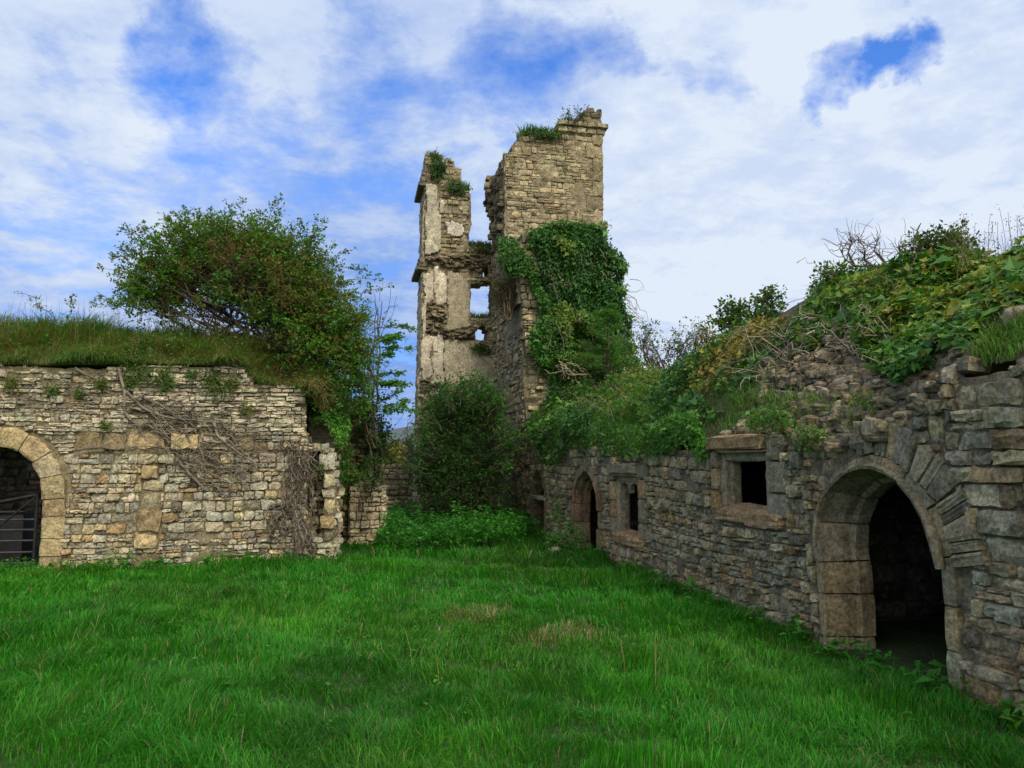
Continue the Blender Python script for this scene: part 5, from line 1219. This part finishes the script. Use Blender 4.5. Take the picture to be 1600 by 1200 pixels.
ivy_on(mb, FA2, [(776, 385), (788, 378), (800, 380), (816, 410), (832, 450), (850, 490), (858, 520), (842, 512), (828, 470), (812, 440), (792, 432), (778, 415)], 3600, .08, [(.045, .14, .02), (.06, .17, .025), (.04, .11, .02)], .5, 1.8, -.9, .1); mb.build('foliage', M_IVY, t, False)
t = thing('ivy', 'round dense ivy ball on the tower corner above the range roof', 'ivy', FA2.P(.8, 3.4, .3)); mb = MB()
ivy_on(mb, FA2, [(820, 520), (835, 505), (862, 502), (880, 520), (885, 560), (872, 580), (835, 578), (822, 555)], 4200, .095, G_IVY[:3], .75, 1.0, -2.0, .25)
ivy_on(mb, FA2, [(860, 560), (930, 560), (985, 560), (990, 600), (900, 610)], 3000, .095, G_IVY, .75, 1.2, -1, .3); mb.build('foliage', M_IVY, t, False)
sprig_bush('dry_shrub', 'brownish dry shrub on the tower ledge beside the window gap', at(795, 500, 22.2), [blob(792, 455, 22, 24, 22.2, 110), blob(775, 470, 12, 22, 22.4, 36), blob(805, 440, 16, 16, 22, 60)], [(.13, .12, .05), (.08, .11, .03), (.16, .14, .07)], .075, 8, .25, 8, bark=(.2, .16, .1))
t = thing('dead_ivy', 'pale dead ivy stems hooked over the mound at the foot of the tower', 'creeper', at(890, 600, 21)); mb = MB()
for k in range(14):
    p = at(U(868, 915), U(562, 588), 20.0); e = p + np.array([U(-.4, .6), U(-.3, .3), U(-.45, .15)]); tubes(mb, curve(p, e, 8, .35, .15), np.linspace(.016, .005, 8)[None], np.array((.36, .31, .22)) * U(.6, 1.1), 5)
mb.build('stem', M_BARK, t)
y_ = 24.9; sprig_bush('shrub', 'small shrub rooted on the very top of the tower beside its parapet block', at(893, 195, y_), [blob(888, 183, 10, 7, y_, 22), blob(908, 178, 8, 8, y_, 20)], G_DARK + G_IVY[1:2], .07, 6, .22, 4)
mb = MB()
def tuft_line(fr, pts, n, h, pal=G_TOP, d=(-.5, .05)):
    q = fr.poly(pts); t = rng.random(n) * (len(q) - 1); i = t.astype(int); f = (t - i)[:, None]; sz = q[i] * (1 - f) + q[np.minimum(i + 1, len(q) - 1)] * f
    P = fr.P(sz[:, 0], sz[:, 1] - .02, U(*d, n)); blades(mb, P, h * U(.5, 1.3, n), rng.normal(0, .5, (n, 3)) * [1, 1, 0] + fr.n * .4, .022, hue(P, pal, 1.4))
tuft_line(FA, [(812, 212), (835, 209), (850, 213), (872, 212)], 900, .28); tuft_line(FA, [(874, 194), (912, 191)], 260, .2)
tuft_line(FB, [(674, 248), (690, 256)], 300, .3); tuft_line(FB, [(700, 285), (720, 293), (734, 298)], 400, .25); tuft_line(FB, [(733, 384), (772, 387)], 500, .22); tuft_line(FB, [(735, 495), (772, 496)], 220, .2)
for (x, y, rx, ry, n) in ((682, 268, 10, 16, 500), (712, 296, 16, 7, 350), (750, 545, 14, 8, 300), (690, 262, 6, 8, 200), (750, 392, 18, 4, 200), (850, 214, 26, 6, 400)):
    fr = FA if x > 800 else FB; s, z = fr.W(x, y); m = 26 / FPX; P = fr.P(s + rng.normal(0, rx * m * .6, n), z + rng.normal(0, ry * m * .6, n), np.abs(rng.normal(.12, .08, n)))
    put_leaves(mb, P, fr.n + [0, 0, .5] + rng.normal(0, .5, P.shape), .085, hue(P, [(.03, .09, .015), (.05, .12, .02), (.06, .09, .02)], 2))
o = mb.build('tower_top_growth', M_GRASS, None, False); tag(o, 'grass and weeds rooted along the broken tower tops and ledges', 'weeds', kind='stuff')
# leaves spilling over the wall head of the range
def drape(name, label, cat, polys, mat=M_IVY):
    mb = MB(); P = None
    for (poly, n, leaf, pal, th) in polys: P = ivy_on(mb, FR, poly, n, leaf, pal, th, 1.8, -1.0, .03)
    t = thing(name, label, cat, P[np.argmin(P[:, 2])]); mb.build('foliage', mat, t, False)
drape('ivy', 'ivy curtain hanging between the two farthest doorways', 'ivy', [([(835, 690), (860, 640), (925, 640), (930, 690), (900, 700), (880, 718), (862, 728), (850, 712)], 3000, .085, G_IVY, .35)])
drape('hanging_plant', 'bright leafy plants hanging over the wall head right of the tracery window', 'plant', [([(1000, 705), (1010, 670), (1060, 650), (1105, 655), (1108, 688), (1070, 700), (1030, 722)], 2600, .06, G_TOP[:2] + G_LIGHT[2:] + G_IVY[1:3], .22), ([(1085, 690), (1108, 670), (1116, 700), (1100, 716)], 600, .055, G_LIGHT, .15)], M_LEAF)
drape('hanging_plant', 'low green sprigs hanging over the wall head above the tracery window', 'plant', [([(935, 690), (960, 650), (1005, 660), (1000, 700), (975, 712), (950, 705)], 1500, .065, G_IVY[1:] + G_LIGHT[2:], .25)], M_LEAF)
drape('hanging_plant', 'small grassy plant on the wall head beside the lintel of the square window', 'plant', [([(1190, 668), (1215, 640), (1235, 650), (1240, 672), (1215, 682)], 600, .05, G_LIGHT + G_TOP, .2), ([(1245, 690), (1260, 668), (1290, 672), (1310, 690), (1275, 700)], 600, .045, G_LIGHT + G_TOP, .2)], M_LEAF)
# weeds along the wall feet
mb = MB(); B_ = []
for k in range(150):
    if k < 85: B_.append(FR.P(rng.uniform(-.5, 15), 0, abs(rng.normal(.06, .10)) + .03))
    else: B_.append(FL.P(rng.uniform(smL, sML), 0, abs(rng.normal(.05, .1)) + .03))
B_ = np.array(B_); B_[:, 2] = 0; n = len(B_); f = rng.random((n, 14, 1)); P = (B_[:, None] + rng.normal(0, .07, (n, 14, 3)) * [1, 1, 0] + np.array([0, 0, 1.]) * (.05 + .2 * f * rng.random((n, 1, 1)))).reshape(-1, 3)
put_leaves(mb, P, np.array([0, 0, 1.]) + rng.normal(0, .5, P.shape), .09 * rng.lognormal(0, .3, len(P)), hue(P, G_NET + G_LIGHT, 2), None, .5)
P = np.concatenate([lawn_pts(220, -4, 3.5, 5.5, 14)]); P = (P[:, None] + rng.normal(0, .035, (len(P), 6, 3)) * [1, 1, 0] + np.array([0, 0, .05])).reshape(-1, 3); P[:, 2] += U(0, .06, len(P))
put_leaves(mb, P, np.array([0, 0, 1.]) + rng.normal(0, .4, P.shape), .05, hue(P, [(.05, .2, .015), (.09, .24, .03), (.04, .17, .015)], 3), None, .6)
o = mb.build('ground_weeds', M_LEAF, None, False); tag(o, 'broad leaved weeds in the grass and along the wall feet', 'weeds', kind='stuff')
# dark bush in front of the tower
YB = 20.6
def elder_extra(lm, tm):
    k = 70; a = U(-.3, 3.5, k); r_ = U(.7, 1.02, k); A = np.array([at(724 + 58 * r * math.cos(q), 715 - 98 * r * math.sin(q), YB - .9 * (1 - r) - abs(rng.normal(0, .7))) for q, r in zip(a, r_)])
    D = np.stack([np.cos(a), rng.normal(-.5, .4, k), np.sin(a) * .6 + .5], -1); c = curve(A, A + norm(D) * U(.3, .7, k)[:, None], 6, .1, .1); tubes(tm, c, np.linspace(.010, .004, 6)[None], np.array(TWIG), 4)
    for j in range(2, 6): shoots(lm, tm, c[:, j], D + rng.normal(0, .7, D.shape), .22, 6, .10, [(.05, .18, .02), (.07, .22, .025), (.035, .13, .018)], TWIG, tr=.003, up=.9, wid=.5)
plant('elder_bush', 'large dark green bush growing in the yard against the foot of the tower', 'bush', [gp(715, 800) + [k * .3, abs(k) * .1, -.02] for k in (-2, -1, 0, 1, 2)],
      [blob(720, 705, 62, 62, YB, 420), blob(715, 640, 40, 32, YB, 240), blob(752, 628, 30, 26, YB, 180), blob(735, 755, 54, 50, YB, 380), blob(688, 752, 36, 44, YB - .2, 300), blob(700, 690, 34, 56, YB, 300), blob(768, 700, 18, 50, YB, 170), blob(695, 640, 18, 18, YB, 60), blob(664, 752, 16, 22, YB, 50), blob(680, 628, 8, 10, YB, 18), blob(735, 606, 14, 12, YB, 30), blob(765, 640, 14, 14, YB, 36), blob(665, 690, 10, 14, YB, 18), blob(700, 615, 10, 14, YB, 24)], G_DARK + [(.05, .16, .02), (.04, .14, .018)], .085, 10, .5, 5, up=.6, wid=.5, pw=1.7, extra=elder_extra)
# nettle bed
NP = [(596, 850), (598, 795), (640, 775), (700, 785), (770, 800), (835, 830), (820, 845), (760, 848), (700, 852), (640, 850)]
mb, sm = MB(), MB(); n = 0; B_ = []
while n < 620:
    p = gp(U(590, 845), U(800, 868)); x, y = p[0], p[1]
    if pip([(594, 866), (596, 815), (700, 812), (820, 822), (850, 845), (760, 858), (690, 866)], *[np.array(v) for v in proj(p)]): B_.append(p); n += 1
B_ = np.array(B_); hN = U(.22, .7, n) * (1 + .4 * wn(B_, 2.4)); T = B_ + np.stack([rng.normal(0, .06, n), rng.normal(0, .06, n), hN], -1)
tubes(sm, curve(B_, T, 4, .02, .02), np.linspace(.006, .003, 4)[None], np.array((.06, .14, .03)), 4)
f = .25 + .75 * rng.random((n, 20, 1)) ** .7; P = (B_[:, None] * (1 - f) + T[:, None] * f).reshape(-1, 3); D = rng.normal(0, 1, P.shape) * [1, 1, .2]
put_leaves(mb, P + norm(D) * .03, np.array([0, 0, 1.]) + rng.normal(0, .4, P.shape), .10, hue(P, G_NET, 1.2), D, .6)
me_parts = mb; me_parts.V += sm.V; me_parts.F += [x + mb.n for x in sm.F]; me_parts.C += sm.C; me_parts.n += sm.n
o = me_parts.build('nettles', M_LEAF, None, False); tag(o, 'bright green nettle bed in front of the dark bush below the tower', 'nettles', kind='stuff')
t = thing('creeping_plant', 'yellowish green plants creeping over the rubble top of the wall stub', 'plant', FS.P(*FS.W(550, 660), -.4)); mb = MB()
ivy_on(mb, FS, [(515, 650), (540, 615), (575, 625), (582, 690), (575, 735), (540, 730), (520, 700)], 2400, .06, G_TOP + G_LIGHT, .22, 2.4, .0, d0=-.4, rag=.1)
ivy_on(mb, FS, [(528, 730), (560, 725), (580, 755), (560, 775), (548, 840), (530, 840)], 1500, .055, G_TOP + G_LIGHT[2:], .2, 2.6, .0, d0=-.4, rag=.08); mb.build('foliage', M_LEAF, t, False)
sprig_bush('weed_clump', 'low leafy weed clump at the left foot of the middle doorway', gp(878, 866), [blob(872, 848, 20, 14, 14.6, 40), blob(890, 838, 10, 16, 14.8, 24)], G_NET[2:] + G_IVY[1:3], .07, 8, .18, 0, cat='weeds')
sprig_bush('wall_plant', 'ivy sprigs hanging on the wall between the two farther doorways', FR.P(*FR.W(868, 790), .1), [blob(872, 800, 8, 18, 15.6, 26)], G_IVY[1:3], .06, 7, .15, 0, cat='plant')
# distant trees in the gap
for i, (x, y, rx, ry, Y, pal, lab) in enumerate(((616, 712, 16, 18, 140, [(.20, .20, .05), (.24, .22, .06)], 'distant yellow green tree in the gap left of the tower'), (640, 712, 14, 20, 150, [(.07, .11, .06), (.06, .09, .06)], 'distant dark green tree touching the left edge of the tower'), (588, 716, 16, 20, 150, [(.10, .13, .06), (.09, .12, .06)], 'distant dull green tree half hidden behind the sapling'))):
    b = gp(x, 735); b = np.array([(x - 800) / FPX * Y, Y, -2.0]); m = Y / FPX
    plant('tree', lab, 'tree', [b], [blob(x, y, rx, ry, Y, 260), blob(x - 6, y + 4, rx * .7, ry * .6, Y - 2, 120)], pal, .55, 10, .9, 4, crown='crown', stem='trunk', rad=.15)
